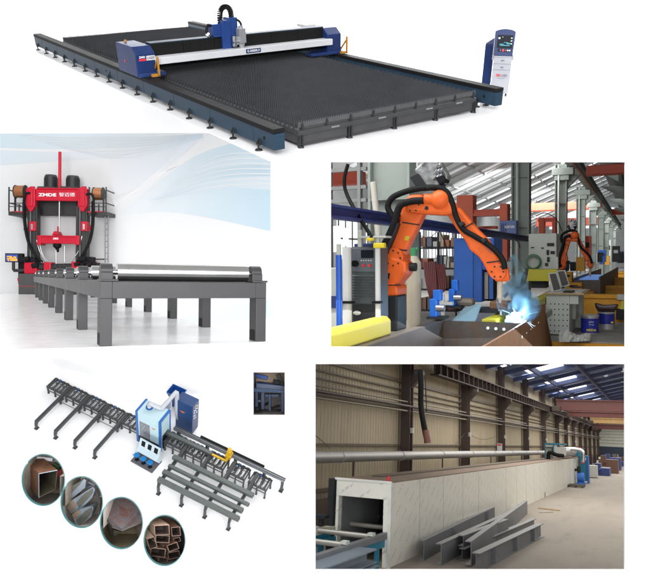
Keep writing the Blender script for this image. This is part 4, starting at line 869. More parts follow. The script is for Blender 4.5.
# ---------------- blue cabinet and clamps
T = thing(FD, 'blue_cabinet', 'tall blue steel cabinet with an open dark door behind the robot wrist', 'cabinet', d(470, 300, 13.2))
m = MB(); fb(m, 453.6, 238, 482, 302, 13.2, .9); fb(m, 482, 238, 494, 270, 13.2, .9); part(T, 'body', m, CBL, .02)
m = MB(); fb(m, 454, 238.5, 473, 300, 13.17, .04); part(T, 'door', m, mat('door_blue', (.025, .11, .42), .4), .015)
m = MB(); fb(m, 482.2, 270, 494, 301, 13.6, .4); part(T, 'opening', m, BLACK)  # solid black block, shade of the open cabinet put into colour
m = MB(); fb(m, 489, 270, 493, 299, 13.25, .05); part(T, 'side_strip', m, CBL)
m = MB(); fb(m, 484.5, 272, 488, 299, 13.3, .05); part(T, 'grey_board', m, mat('board_grey', (.3, .27, .22), .6))
for k, (u0, v0, u1, v1, yy, lab) in enumerate(((429.5, 299, 440.5, 317, 9.6, 'bright blue clamp block at the left rim of the steel trough'), (448.5, 289, 457.5, 306, 11.0, 'smaller bright blue clamp block near the blue cabinet'))):
    T = thing(FD, 'clamp', lab, 'clamp', d((u0 + u1) / 2, v1, yy)); w = u1 - u0
    m = MB(); fb(m, u0, v0, u0 + w * .62, v1, yy, .18); fb(m, u0 + w * .3, v0 - 9, u1, v0 + 2, yy + .05, .14); part(T, 'block', m, mat('clamp_blue', (.01, .14, .6), .4) if k == 0 else bpy.data.materials['clamp_blue'], .012)
    m = MB(); q_ = d(u0 + w * .62, (v0 + v1) / 2, yy); m.cyl(q_, q_ + V(.12, 0, 0), .05, n=14); part(T, 'pin', m, SILV)
    m = MB(); fb(m, u0 - 3, v1, u1 + 3, v1 + 2.5, yy - .05, .3); part(T, 'foot', m, GDARK)
m = MB(); fb(m, 437, 302, 452, 305, 10.3, .1); fb(m, 441, 295, 444, 318, 10.4, .05); single(FD, 'clamp_bar', 'grey bar joining the two bright blue clamp blocks', 'bar', m, LGREY)
# ---------------- steel trough being welded
zt_ = .75
xl, xr_ = FD.at(405, 333, z=zt_).x, FD.at(500, 336.5, z=zt_).x; yf = FD.at(470, 321.5, z=zt_).y
T = thing(FD, 'steel_trough', 'long rusty steel trough with holes in its plates at the bottom of the robot view', 'trough', ((xl + xr_) / 2, 9, -.1))
def plate_(x, zlo, y1):
    ya_, yb2 = on_row(FD, (x, 0, zt_), 'y', VF - 1), on_row(FD, (x, 0, zlo), 'y', VF - 1)
    m = MB(); m.prism([(x - .015, ya_, zt_), (x - .015, y1, zt_), (x - .015, y1, zlo), (x - .015, yb2, zlo)], (.03, 0, 0)); return m, ya_
m, ya_ = plate_(xl, .1, yf + .02); m.box((xl - .07, ya_ + .1, zt_), (xl + .05, yf, zt_ + .02)); part(T, 'left_plate', m, STEEL)
m, ya_ = plate_(xr_, -.2, yf + 2.4); part(T, 'right_plate', m, RUST)
m = MB(); m.box((xl + .015, yf, .15), (xr_ - .015, yf + .03, zt_)); cp_ = part(T, 'cross_plate', m, STEEL)
m = MB(); m.box((xl + .015, on_row(FD, (xl, 0, .18), 'y', VF - 2), .18), (xr_ - .015, yf, .21)); part(T, 'bottom_plate', m, mat('plate_pale', (.2, .22, .22), .45, .4, var=.2))
for k in range(3): 
    m = MB(); q_ = d(488 + k * 8, 328 + k * .6, yf - .005); m.cyl(q_ + V(0, .0, 0), q_ - V(0, .012, 0), .022, n=12); part(cp_, 'hole', m, emit('pale_glow', (.8, .9, 1), .3) if k == 0 else bpy.data.materials['pale_glow'])  # emissive discs, brightness of the holes put in as glow
pp = FD.at(522, 337, x=xr_ + .016)
for k in range(5):
    m = MB(); m.cyl((xr_ + .014, pp.y + k * .42, pp.z + k * .012), (xr_ + .022, pp.y + k * .42, pp.z + k * .012), .009 if k else .02, n=10); part(T, 'bolt_hole', m, bpy.data.materials['pale_glow'])  # bright holes imitated by glowing discs
m = MB(); m.prism([(xr_ - .02, yf + .15, zt_), (xr_ - .02, yf + 2.4, zt_), (xr_ - .02, yf + 2.4, zt_ + .12), (xr_ - .02, yf + 1.5, zt_ + .15)], (.04, 0, 0)); part(T, 'gusset', m, RUST)
# weld table beyond
T = thing(FD, 'weld_table', 'pale grey welding table covered with plates beyond the trough', 'table', ((xl + xr_) / 2, yf + 2, -.5))
m = MB(); m.box((xl - .35, yf + .1, .5), (xr_ - .1, yf + 4.5, .62)); part(T, 'top', m, mat('table_grey', (.3, .32, .32), .4, .3, var=.2), .01)
for x in (xl - .25, xr_ - .3):
    for y in (yf + .2, yf + 4.2): m = MB(); m.box((x, y, zf(x, y)), (x + .1, y + .1, .5)); part(T, 'leg', m, GDARK)
m = MB(); q0, q1 = d(448, 319, yf + .25), d(474, 306, yf + .25); m.prism([(q0.x, yf + .2, .64), (q1.x, yf + .2, .64), (q1.x, yf + .8, q1.z), (q0.x + .1, yf + .8, q1.z - .1)], (0, .05, .02)); single(FD, 'steel_plate', 'light blue grey plate lying at the left of the welding table', 'plate', m, mat('plate_blue', (.2, .32, .38), .4))
m = MB(); fb(m, 456, 298.5, 473, 306.5, yf + 1.3, .25); single(FD, 'steel_block', 'brown grey steel block with a rounded corner by the clamp', 'block', m, mat('block_brown', (.2, .16, .13), .5), bevel=.06)
m = MB(); fb(m, 476, 309, 497, 313, yf + .9, .5); single(FD, 'steel_plate', 'dark plate lying flat on the welding table', 'plate', m, GDARK)
xx = FD.at(487, 319, z=.8).x
m = MB(); m.box((xx - .12, yf + .12, .64), (xx + .1, yf + 1.5, .78)); single(FD, 'yellow_beam', 'short yellow bar on the welding table under the torch', 'beam', m, YELL, bevel=.02)
q0 = FD.at(527, 303, z=.8); m = MB(); m.box((q0.x - .14, q0.y, .64), (q0.x + .12, q0.y + 5.5, .8)); single(FD, 'yellow_beam', 'longer yellow beam beyond the weld running to the pale cabinet', 'beam', m, YELL, bevel=.02)
T = thing(FD, 'weld_piece', 'brown steel bracket under the robot torch', 'bracket', d(499, 309, yf + 1)); m = MB(); fb(m, 489.5, 301.5, 507, 309.5, yf + 1.0, .4); part(T, 'upper_plate', m, RUST, .02); m = MB(); fb(m, 488, 309.5, 508, 311, yf + .98, .45); part(T, 'base_plate', m, LGREY)
m = MB(); fb(m, 500, 311, 501.6, 320, yf + .9, .03); part(T, 'pin', m, bpy.data.materials['pale_glow'])  # pin drawn glowing, weld light put into its material
m = MB(); q_ = d(519, 321.5, yf + .35); m.ball(q_, .05, n=10); single(FD, 'weld_arc', 'brilliant blue white welding arc on the rim of the trough', 'arc', m, emit('arc_blue', (.45, .75, 1), 9))
m = MB(); fb(m, 506, 316, 517, 323, yf + .3, .02); single(FD, 'weld_glare', 'glowing strip imitating glare beside the welding arc', 'strip', m, emit('arc_glare', (.4, .6, .9), .4))  # arc glare put in as an emissive strip
l = bpy.data.lights.new('arc_light', 'POINT'); l.color = (.45, .7, 1); l.energy = 210; l.shadow_soft_size = .1; o = bpy.data.objects.new('arc_light', l); COL.objects.link(o); o.location = FD.M @ (q_ + V(0, -.15, .15))
# fume and smoke of the weld: small bodies of thin blue air
def fume(name, pts, rr, lab, dens, col):
    n_ = (len(pts) - 1) * 5 + 1; m = MB(); m.tube(cr(pts, 5), .1, n=14, rr=[.015 + rr[1] * sin(pi * (i + .4) / (n_ + .2)) for i in range(n_)])
    mt = bpy.data.materials.new(name + '_air'); mt.use_nodes = True; t = mt.node_tree; N = t.nodes; L = t.links; N.remove(N['Principled BSDF'])
    pv = N.new('ShaderNodeVolumePrincipled'); n1 = N.new('ShaderNodeTexNoise'); r = N.new('ShaderNodeMapRange'); tcn = N.new('ShaderNodeTexCoord'); mp = N.new('ShaderNodeMapping')
    pv.inputs['Color'].default_value = col + (1,); pv.inputs['Anisotropy'].default_value = .2
    mp.inputs['Scale'].default_value = (4, 4, 2.2); n1.inputs['Scale'].default_value = 1.6; n1.inputs['Detail'].default_value = 5; n1.inputs['Distortion'].default_value = 1.2
    r.inputs[1].default_value = .46; r.inputs[2].default_value = .8; r.inputs[3].default_value = 0; r.inputs[4].default_value = dens
    L.new(tcn.outputs['Object'], mp.inputs[0]); L.new(mp.outputs[0], n1.inputs['Vector']); L.new(n1.outputs[0], r.inputs[0]); L.new(r.outputs[0], pv.inputs['Density']); L.new(pv.outputs[0], N['Material Output'].inputs['Volume'])
    return single(FD, 'weld_fume', lab, 'fume', m, mt)
yw = yf + .6
fume('fume_tall', [d(513, 318, yw), d(518, 300, yw), d(517, 282, yw), d(514, 268, yw), d(513.5, 254, yw)], (.05, .15), 'tall teal wisp of weld fume rising beside the torch', 9, (.5, .84, .98))
fume('fume_low', [d(501, 316, yw), d(509, 303, yw), d(520, 292, yw), d(526, 284, yw)], (.06, .24), 'low pale blue cloud of weld fume over the arc', 12, (.55, .84, 1))
fume('fume_right', [d(511, 320, yw - .2), d(522, 314, yw - .2), d(528, 302, yw - .1), d(524, 290, yw)], (.06, .2), 'bright blue weld fume curling at the trough end', 14, (.45, .78, 1))
m = MB(); m.tube(cr([d(504, 297, yw), d(512, 290, yw), d(521, 286, yw), d(525, 279, yw), d(527, 268, yw)]), .025, n=6); m.tube(cr([d(521, 286, yw), d(523, 278, yw), d(525, 272, yw)]), .02, n=6); single(FD, 'torch_hose', 'dark torch hose curving to the right of the weld', 'hose', m, GDARK)
rb = random.Random(9); m = MB()
for k in range(20):
    a = rb.uniform(-.4, pi + .4); L_ = rb.uniform(.03, .28); o0 = q_ + V(cos(a) * .06, rb.uniform(-.1, .1), sin(a) * .05); e_ = o0 + V(cos(a) * L_, rb.uniform(-.15, .15), sin(a) * L_ * .8); m.tube([o0, (o0 + e_) / 2 + V(0, 0, .02), e_ - V(0, 0, .02)], .0022, n=4)
tag(single(FD, 'arc_streaks', 'glow imitated by fine white sparks around the welding arc', 'streaks', m, emit('streak_white', (.6, .8, 1), 1.6)), None, None, kind='stuff')  # glow about the arc imitated by thin emissive streaks
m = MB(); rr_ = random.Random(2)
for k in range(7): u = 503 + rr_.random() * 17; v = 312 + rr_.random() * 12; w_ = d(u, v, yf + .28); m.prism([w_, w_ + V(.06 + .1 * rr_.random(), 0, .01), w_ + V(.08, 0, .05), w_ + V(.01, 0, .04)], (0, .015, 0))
tag(single(FD, 'arc_glints', 'arc light imitated by pale blue spatter scraps beside the welding arc', 'glint', m, emit('glint_blue', (.25, .5, .9), .5)), None, None, kind='stuff')  # emissive scraps that widen the glow of the weld
# ---------------- robots
def robot(P, k, lab, big):
    """P(u, v, o) turns design coordinates into a point, o = offset across the arm; k = size factor"""
    T = thing(FD, 'welding_robot', lab, 'robot', P(392, 330, 0), 'orange welding robots')
    def outl(pts, o0, o1):
        m = MB(); pp = [P(u, v, 0) for u, v in pts]; m.prism([p + V(0, o0 * k, 0) for p in pp], (0, (o1 - o0) * k, 0)); return m
    def disc(u, v, r, o0, o1, m=None):
        m = m or MB(); p = P(u, v, 0); m.cyl(p + V(0, o0 * k, 0), p + V(0, o1 * k, 0), r * k, n=26); return m
    part(T, 'pedestal', outl([(381, 330), (381, 296), (402, 294.5), (402, 330)], -.2, .2), GDARK, .02 * k)
    part(T, 'base', outl([(380.5, 296), (381, 286), (388, 283), (398, 283), (402.5, 286), (402.5, 295)], -.2, .2), ORR, .03 * k)
    m = outl([(385, 286), (387, 266), (394, 256), (404, 258), (410.5, 263), (410.5, 273), (404, 280), (400, 286)], -.17, .17); t_ = part(T, 'turret', m, ORR, .04 * k)
    m = MB(); p = P(408.5, 267, 0); m.cyl(p + V(-.02, -.02 * k, 0), p + V(.11 * k, -.02 * k, 0), .055 * k, n=18); part(t_, 'motor', m, GDARK)
    m = outl([(390.5, 258), (389, 250), (393, 240), (402, 216), (405, 203), (411, 197.5), (421, 197.5), (427.5, 203), (428, 210), (424, 217), (413, 240), (405, 258), (401, 266), (394, 265)], -.1, .1); u_ = part(T, 'upper_arm', m, ORR, .035 * k)
    m = disc(397.5, 258, .13, -.16, .16); part(u_, 'shoulder_cap', m, ORR, .02 * k)
    m = outl([(409, 213), (409, 200), (413, 195.5), (424, 195), (431, 200), (440, 192.5), (449, 194), (453, 201), (460, 209), (457, 214.5), (448, 216), (430, 215)], -.17, .1); e_ = part(T, 'elbow_housing', m, ORR, .04 * k)
    m = MB(); m.ball(P(443, 200.5, 0) + V(0, -.12 * k, 0), .13 * k, n=20); m.cyl(P(428, 200, 0) + V(0, -.14 * k, 0), P(440, 200.5, 0) + V(0, -.14 * k, 0), .07 * k, n=18); part(e_, 'elbow_motor', m, ORR)
    m = disc(430.5, 209, .024, -.18, -.16); part(e_, 'bolt', m, GDARK)
    m = outl([(447, 213), (456, 207), (461, 208.5), (478, 229), (489, 240), (495, 250), (503, 263), (507, 270), (505, 276), (497.5, 279.5), (490, 275.5), (484.5, 264), (480, 257), (471, 250), (467, 242), (457.5, 229)], -.08, .08); f_ = part(T, 'forearm', m, ORR, .03 * k)
    if big: part(f_, 'lettering', text_mb('ROBOT', P(488, 247, 0) + V(0, -.085 * k, 0), P(496, 258, 0) - P(484, 241, 0), V(.6, 0, .5), .05, width=.2), TXTG)
    m = disc(499.5, 271.5, .1, -.12, .12); w_ = part(f_, 'wrist_cap', m, ORR, .02 * k)
    part(T, 'wrist', outl([(494, 276), (505, 272), (508, 266), (510, 279), (508, 281.5), (496, 281.5)], -.06, .06), ORR, .02 * k)
    m = MB(); m.cyl(P(499.8, 281, 0), P(499.8, 298, 0), .034 * k, n=14); m.cyl(P(499.8, 298, 0), P(500.3, 303, 0), .03 * k, .012 * k, n=12); part(T, 'torch', m, mat('torch_cream', (.5, .45, .38), .4) if big else bpy.data.materials['torch_cream'])
    for uu, vv, R_, n_, o_ in ((397.5, 258, .095, 8, -.17), (499.5, 271.5, .07, 6, -.125), (417, 206, .08, 6, -.175)):
        for a_ in range(n_):
            c_ = P(uu, vv, 0) + V(cos(2 * pi * a_ / n_) * R_ * k, o_ * k, sin(2 * pi * a_ / n_) * R_ * k); m = MB(); m.cyl(c_ + V(0, .02 * k, 0), c_ - V(0, .012 * k, 0), .011 * k, n=6); part(T, 'bolt', m, bpy.data.materials['dark_steel'])
    for pp_ in ([(396, 248), (409, 250), (408.5, 251.2), (395.6, 249.3)], [(405, 222), (421, 224.5), (420.6, 225.6), (404.6, 223.2)], [(463, 229), (474, 222.5), (474.8, 223.5), (463.8, 230.2)], [(488, 262), (502, 260), (502.3, 261.2), (488.3, 263.3)], [(386, 284), (402, 284), (402, 285), (386, 285)]):
        part(T, 'joint_seam', outl(pp_, -.112 if pp_[0][0] < 460 and pp_[0][1] < 280 else (-.088 if pp_[0][1] < 280 else -.205), -.06), GDARK)
    part(T, 'warning_label', outl([(408, 236), (412, 236.6), (410.5, 241), (406.8, 240.4)], -.106, -.09), YELL)
    part(T, 'cover_plate', outl([(432, 203), (426, 199), (419, 198.5), (414, 203), (417, 211), (427, 212)], -.178, -.16), ORR, .008 * k)
    for pp_ in ([(392, 239), (395, 240), (394, 243.5), (391, 242.5)], [(399.5, 213), (403, 214.5), (402, 217.5), (398.5, 216)], [(462, 224), (465.5, 222), (467.5, 225), (464, 227.5)], [(484, 240), (487.5, 238), (489.5, 241), (486, 243.5)]):
        part(T, 'cable_clamp', outl(pp_, -.2, -.05), bpy.data.materials['dark_steel'], .008 * k)
    def hose(pts, r, o, lab_=None):
        m = MB(); m.tube(cr([P(u, v, 0) + V(0, o * k, 0) for u, v in pts], 7), r * k, n=10); part(T, 'hose', m, BLACK)
    hose([(447, 190), (437, 188.5), (425, 189), (410, 192), (396, 198), (391, 207), (395, 216), (400, 221)], .04, -.12)
    hose([(428, 201.5), (416, 202.5), (406, 206), (402, 214), (400, 222), (394, 236), (387, 250), (383.5, 262), (384, 272), (390, 277)], .045, -.2)
    hose([(401, 219), (396, 234), (389, 247), (385, 258), (384, 266), (387, 274), (394, 276)], .045, -.15)
    hose([(430, 189.5), (441, 188.5), (450, 193), (455, 203), (459, 217), (466, 229.5), (478, 237), (491, 245), (500, 253), (505.5, 261), (507, 269)], .034, -.15)
    m = outl([(385.5, 252), (394, 228), (399, 222), (404, 224), (401, 233), (394, 250), (390, 258)], -.22, -.12); part(T, 'cable_plate', m, GDARK, .01 * k)
    fd_ = outl([(415, 170), (429, 158), (441, 162), (449, 176), (446, 184), (435, 188), (424, 187)], -.05, .14); w2 = part(T, 'wire_feeder', fd_, mat('feeder_grey', (.3, .31, .31), .4, .5, var=.5, scale=14) if big else bpy.data.materials['feeder_grey'], .02 * k)
    m = outl([(412, 178), (420, 174), (429, 187), (420, 189.5)], -.12, .1); part(w2, 'feeder_box', m, GDARK, .01 * k)
    m = outl([(437, 178), (444, 174.5), (448.5, 181), (442, 187)], -.1, .1); part(w2, 'feeder_motor', m, BLACK, .02 * k)
    for a in range(9): m = MB(); q_ = P(424 + (a * 37 % 19), 166 + (a * 23 % 17), 0) + V(0, -.06 * k, 0); m.cyl(q_, q_ + V(.05, -.03, .04) * k, .022 * k, n=8); part(w2, 'fitting', m, SILV)
    m = MB(); m.tube(cr([P(422, 172, 0), P(417.5, 166, 0), P(420, 158, 0)]), .02 * k, n=6); part(w2, 'wire', m, LGREY)
    return T
robot(lambda u, v, o: d(u, v, 8.45), 1.0, 'large orange welding robot reaching over the steel trough', True)
robot(lambda u, v, o: d(559 + (u - 381) * .262, 232.5 + (v - 193) * .405, 22.0), 1.0, 'small far orange welding robot in front of the columns', False)
# ---------------- right half
T = thing(FD, 'wall_box', 'pale blue control box with white lettering on the second column', 'control box', d(508, 234, 21.9)); m = MB(); fb(m, 499.5, 220.5, 516.5, 234, 21.9, .35); part(T, 'case', m, mat('box_blue', (.1, .16, .36), .45), .02)
part(T, 'lettering', text_mb('HUAYUAN', d(509.5, 227, 21.88), X, Z, .12, width=.3, bold=.03), TXTW); m = MB()
for u in (501, 503, 505): fb(m, u, 223.5, u + 1, 232, 21.88, .03)
part(T, 'vent', m, DBL)
T = thing(FD, 'electric_cabinet', 'pale grey electric cabinet with a coiled green hose on its front', 'cabinet', d(542, 273, 19)); m = MB(); fb(m, 528.5, 233.5, 556.5, 275, 19, .6); part(T, 'body', m, LGREY, .02)
for u0, v0, u1, v1 in ((531, 247, 534, 248), (541, 247.5, 543.5, 248.5), (547, 243, 554, 246), (546.5, 250, 549, 255), (550.5, 251, 554.5, 254), (547, 257, 549.5, 262), (545, 263, 548, 266)): m = MB(); fb(m, u0, v0, u1, v1, 18.97, .03); part(T, 'dark_switch', m, GDARK)
m = MB(); fb(m, 553.5, 257, 558, 275, 18.9, .1); part(T, 'side_tray', m, LGREY)
m = MB(); q_ = d(533.5, 262, 18.93)
for k in range(4): m.tube([q_ + V((.2 - k * .012) * cos(a * pi / 12), -.02 * k, (.2 - k * .012) * sin(a * pi / 12)) for a in range(25)], .016, n=6, caps=False)
single(FD, 'hose_coil', 'green hose coiled in a ring on the pale electric cabinet', 'hose', m, mat('hose_green', (.1, .2, .12), .5))
T = thing(FD, 'fixture_block', 'bright yellow fixture block on a low stand before the electric cabinet', 'fixture', d(540, 283, 18)); m = MB(); fb(m, 523.5, 269.5, 557, 279.5, 18, .8); part(T, 'block', m, YELL, .02); m = MB(); fb(m, 523, 279, 558, 281, 17.9, 1.0); part(T, 'plate', m, YELL)
m = MB(); fb(m, 531, 281, 546, 288, 18.1, .6); part(T, 'stand', m, GDARK)
m = MB(); fb(m, 551, 262, 568, 271, 27, .5); single(FD, 'machine_base', 'dark machine base at the foot of the far robot', 'machine base', m, GDARK)
m = MB(); fb(m, 570, 262, 584, 271, 29, .5); single(FD, 'machine_base', 'dark low block between the far robot and the amber block', 'machine base', m, GDARK)
m = MB(); fb(m, 576, 257, 584.5, 271, 26, .4); single(FD, 'amber_block', 'amber block standing right of the far robot base', 'block', m, AMB)
m = MB(); m.box((-2.0, 14.3, -.26), (2.2, 18.6, 0)); T = single(FD, 'platform', 'worn grey concrete platform under the console desk and the buckets', 'platform', m, mat('platform_grey', (.27, .26, .24), .7, var=.2, scale=1.5, col2=(.15, .14, .13), mix=(.5, .7)))
m = MB(); m.box((-2.02, 14.2, -.24), (2.2, 14.3, -.03)); part(T, 'amber_edge', m, AMB)
for i, (y, u0, lab) in enumerate(((19.4, 582, 'amber steel pit frame nearest the buckets'), (25, 598, 'second amber steel pit frame behind the buckets'), (34, 603, 'third amber steel pit frame towards the far end'), (46, 608, 'farthest amber steel pit frame'))):
    xa = d(u0, 280, y).x; T = thing(FD, 'pit_frame', lab, 'frame', (0, y, -.5), 'amber pit frames')
    m = MB(); m.box((xa, y, -.5), (3.5, y + .25, .62)); m.box((xa, y + .25, .1), (xa + .2, y + 2.5, .62)); part(T, 'side', m, AMB, .02)
    m = MB(); m.box((xa, y - .06, .56), (3.5, y + .3, .66)); part(T, 'top_flange', m, AMB)
    if i == 0:
        m = MB(); fb(m, 617, 294.5, 640, 300, y - .08, .05); part(T, 'white_label', m, LGREY)
        m = MB(); fb(m, 616, 309, 640, 320, y - .4, .3); part(T, 'dark_box', m, GDARK)
        m = MB(); q_ = d(623, 309, y - .3); m.cyl((q_.x, q_.y, q_.z), (q_.x, q_.y, q_.z + .22), .12, .03, n=14); part(T, 'yellow_cone', m, YELL)
T = thing(FD, 'steel_trough', 'dark steel trough of the second station with blue weld light put in as glow', 'trough', d(594, 290, 23))
xa, xb_ = d(573, 280, 22).x, d(601, 280, 22).x
m = MB(); m.box((xa, 22, .5), (xa + .04, 38, 1.0)); m.box((xa, 22, .5), (xb_, 38, .56)); m.box((xa, 22, .56), (xb_, 22.05, .95)); part(T, 'left_plate', m, STEEL)
m = MB(); m.box((xb_ - .04, 21.5, .3), (xb_, 40, 1.05)); part(T, 'right_plate', m, mat('plate_brown', (.12, .09, .08), .55, .3))
m = MB(); m.box((xa + .06, 23.5, .9), (xb_ - .06, 29, .93)); part(T, 'glow_plate', m, emit('plate_glow', (.12, .25, .6), .6))  # blue weld light put into the plate as emission
for y in (23, 37): m = MB(); m.box((xa + .1, y, -.5), (xb_ - .1, y + .3, .5)); part(T, 'support', m, GDARK)
# console desk
x0, x1, ya, yb_ = -1.81, -1.16, 15.15, 16.9
zt_ = d(548, 294.5, ya).z
T = thing(FD, 'console_desk', 'pale perforated console desk with a wooden top on the concrete platform', 'desk', (-1.5, 16, 0))
m = MB(); m.box((x0, ya, .02), (x1 - .18, ya + .05, zt_)); m.box((x1 - .18, ya, zt_ - .2), (x1, ya + .05, zt_)); m.box((x0, ya + .05, .02), (x0 + .04, yb_, zt_)); m.box((x1 - .22, ya + .05, .02), (x1 - .18, yb_, zt_)); m.box((x1 - .18, yb_ - .25, .02), (x1 - .02, yb_, zt_)); m.box((x1 - .18, ya + .6, .3), (x1 - .1, yb_ - .25, zt_)); part(T, 'cabinet', m, mat('desk_grey', (.42, .45, .42), .45, var=.04), .01)
m = MB(); m.box((x0 - .05, ya - .06, zt_), (x1 + .12, yb_ + .1, zt_ + .035)); part(T, 'desk_top', m, mat('wood_top', (.38, .25, .13), .5, var=.12, scale=5), .008)
m = MB(); m.box((x0 + .02, ya + .05, zt_ + .036), (x1 + .05, yb_, zt_ + .045)); part(T, 'top_mat', m, LGREY)
for r in range(6):
    for k in range(5):
        m = MB(); q_ = V(x0 + .09 + k * .085, ya, zt_ - .2 - r * .115); m.cyl(q_ + V(0, .002, 0), q_ - V(0, .004, 0), .014, n=8); part(T, 'vent_hole', m, GDARK)
m = MB(); m.prism([(x0 - .14, ya + .3, .02), (x0 - .1, ya + .3, .02), (x0 + .02, ya + .3, zt_ - .3), (x0 - .02, ya + .3, zt_ - .3)], (0, .04, 0)); part(T, 'side_brace', m, LGREY)
for i, (u0, v0, u1, v1, lab, yy) in enumerate(((549.5, 274, 559, 292, 'left dark screen panel leaning on the console desk', 15.4), (557.8, 271.5, 567, 287.5, 'right dark screen panel leaning on the console desk', 16.2))):
    T = thing(FD, 'screen_panel', lab, 'screen', d(556, v1, yy)); a, b, c_, e_ = d(u0, v0, yy), d(u0 + 6.3, v0 - .5, yy), d(u1 + 2.5, v1 - 2, yy), d(u0 + 3.2, v1, yy)
    m = MB(); m.prism([p + V(0, .02, 0) for p in (a + V(-.03, 0, .02), b + V(.02, 0, .02), c_, e_ + V(-.03, 0, 0))], (0, .06, 0)); part(T, 'case', m, LGREY); m = MB(); m.prism([a, b, c_ + V(-.02, 0, .03), e_ + V(.02, 0, .03)], (0, .015, 0)); part(T, 'display', m, mat('screen_brown', (.05, .04, .04), .3) if i == 0 else bpy.data.materials['screen_brown'])
for u, v, lab in ((569, 291.8, 'dark keypad lying on the console desk nearer the screens'), (577, 287.5, 'dark pedal shaped pad on the console desk towards the back')):
    m = MB(); q_ = FD.at(u, v, z=zt_ + .05); m.box((q_.x - .1, q_.y - .25, zt_ + .046), (q_.x + .1, q_.y + .25, zt_ + .07)); single(FD, 'keypad', lab, 'keypad', m, GDARK, bevel=.01)
def bucket(x, y, lab, bag):
    T = thing(FD, 'paint_bucket', lab, 'bucket', (x, y, 0), 'blue paint buckets'); r, h = .18, .38
    m = MB(); m.cyl((x, y, .0), (x, y, h), r * .95, r, n=28); b_ = part(T, 'pail', m, mat('pail_metal', (.5, .5, .52), .35, .6, var=.15) if not bag else bpy.data.materials['pail_metal'])
    lo, hi = (.02, .33) if not bag else (.13, .36)
    m = MB(); m.cyl((x, y, lo), (x, y, hi), r * 1.015, r * 1.02, n=28, caps=False); part(T, 'blue_wrap', m, mat('wrap_blue', (.015, .025, .3), .35) if not bag else bpy.data.materials['wrap_blue'])
    m = MB(); m.ring((x, y, h), Z, r * .9, r * 1.06, .02); part(T, 'rim', m, LGREY)
    m = MB(); m.cyl((x, y, h - .02), (x, y, h - .01), r * .9, n=28); part(T, 'lid', m, LGREY)
    tx = V(cos(-1.35), sin(-1.35), 0); px_ = V(-tx.y, tx.x, 0)
    if not bag:
        part(T, 'lettering', text_mb('MEIDA', V(x, y, .08) + tx * (r * 1.03), px_, Z, .07, width=.2, bold=.03), mat('print_yellow', (.75, .6, .05), .5)); part(T, 'lettering', text_mb('paint', V(x, y, .26) + tx * (r * 1.03), px_, Z, .05, width=.1), TXTW); part(T, 'lettering', text_mb('20 kg', V(x, y, .2) + tx * (r * 1.03), px_, Z, .03, width=.1), TXTW)
    else:
        m = MB(); q_ = V(x, y, .17) + V(cos(-.9), sin(-.9), 0) * r * .98; m.box((q_.x - .05, q_.y - .01, .15), (q_.x + .05, q_.y + .03, .19)); part(T, 'pale_label', m, bpy.data.materials['print_yellow'])
bucket(-.98, 15.87, 'blue paint bucket with yellow lettering in front of the other bucket', False)
bucket(-.69, 16.85, 'blue paint bucket with a dark bag stuffed in its top', True)
m = MB(); m.cyl((-.69, 16.85, .38), (-.69, 16.85, .44), .17, .2, n=16); m.prism([(-.9, 16.85, .42), (-.5, 16.85, .42), (-.42, 16.85, .58), (-.75, 16.85, .55), (-.96, 16.85, .6)], (0, .16, 0)); single(FD, 'plastic_bag', 'dark brown plastic bag stuffed in the right bucket', 'bag', m, mat('bag_brown', (.05, .025, .025), .3), bevel=.05)
rb = random.Random(5); m = MB(); nx, ny = 17, 7; c0, c1_ = FD.at(560, 341, z=.02), FD.at(592, 340, z=.02); vs = []
for jy in range(ny):
    for ix in range(nx):
        t = ix / (nx - 1); w = jy / (ny - 1) - .5; bulge = max(0, 1 - (2 * w) ** 2) * (.13 * (1 - t) ** .6 + .05 + .05 * sin(t * 9))
        p = c0.lerp(c1_, t); vs.append(p + V(rb.uniform(-.025, .025), w * (.42 - .1 * t) + rb.uniform(-.03, .03), bulge + rb.uniform(-.03, .03) * (1 if 0 < jy < ny - 1 else 0)))
m.add(vs, [(jy * nx + ix, jy * nx + ix + 1, (jy + 1) * nx + ix + 1, (jy + 1) * nx + ix) for jy in range(ny - 1) for ix in range(nx - 1)])
single(FD, 'crumpled_cloth', 'crumpled white plastic cloth lying in front of the desk', 'cloth', m, mat('cloth_white', (.46, .46, .44), .35, bump=.4, bscale=14))
for k, (pts, lab) in enumerate((([(503, 235.5), (508, 239.5), (514, 239.5), (518, 242), (520, 248)], 'dark thin cable drooping under the blue control box'), ([(436, 226), (442, 236), (447, 250), (446, 268)], 'thin dark cable hanging from the blue beam before the rack'), ([(412, 221), (418, 233), (428, 238), (438, 231)], 'thin red cable sagging under the blue beam'), ([(345, 216), (356, 221), (372, 226), (384, 222)], 'thin red brown cable sagging along the blue beam at the left'), ([(536, 216), (545, 213), (556, 219), (562, 231)], 'thin dark cable looping from the red frame to the far robot'), ([(470, 229), (476, 236), (484, 238), (490, 246)], 'thin pale cable between the blue beam and the blue cabinet'))):
    m = MB(); m.tube(cr([d(u, v, 9.6 + k * 2.2 if k != 4 else 21.5) for u, v in pts]), .009 + .004 * (k == 4), n=6); single(FD, 'cable', lab, 'cable', m, (BLACK, BLACK, bpy.data.materials['hose_red'], bpy.data.materials['hose_red'], BLACK, LGREY)[k])
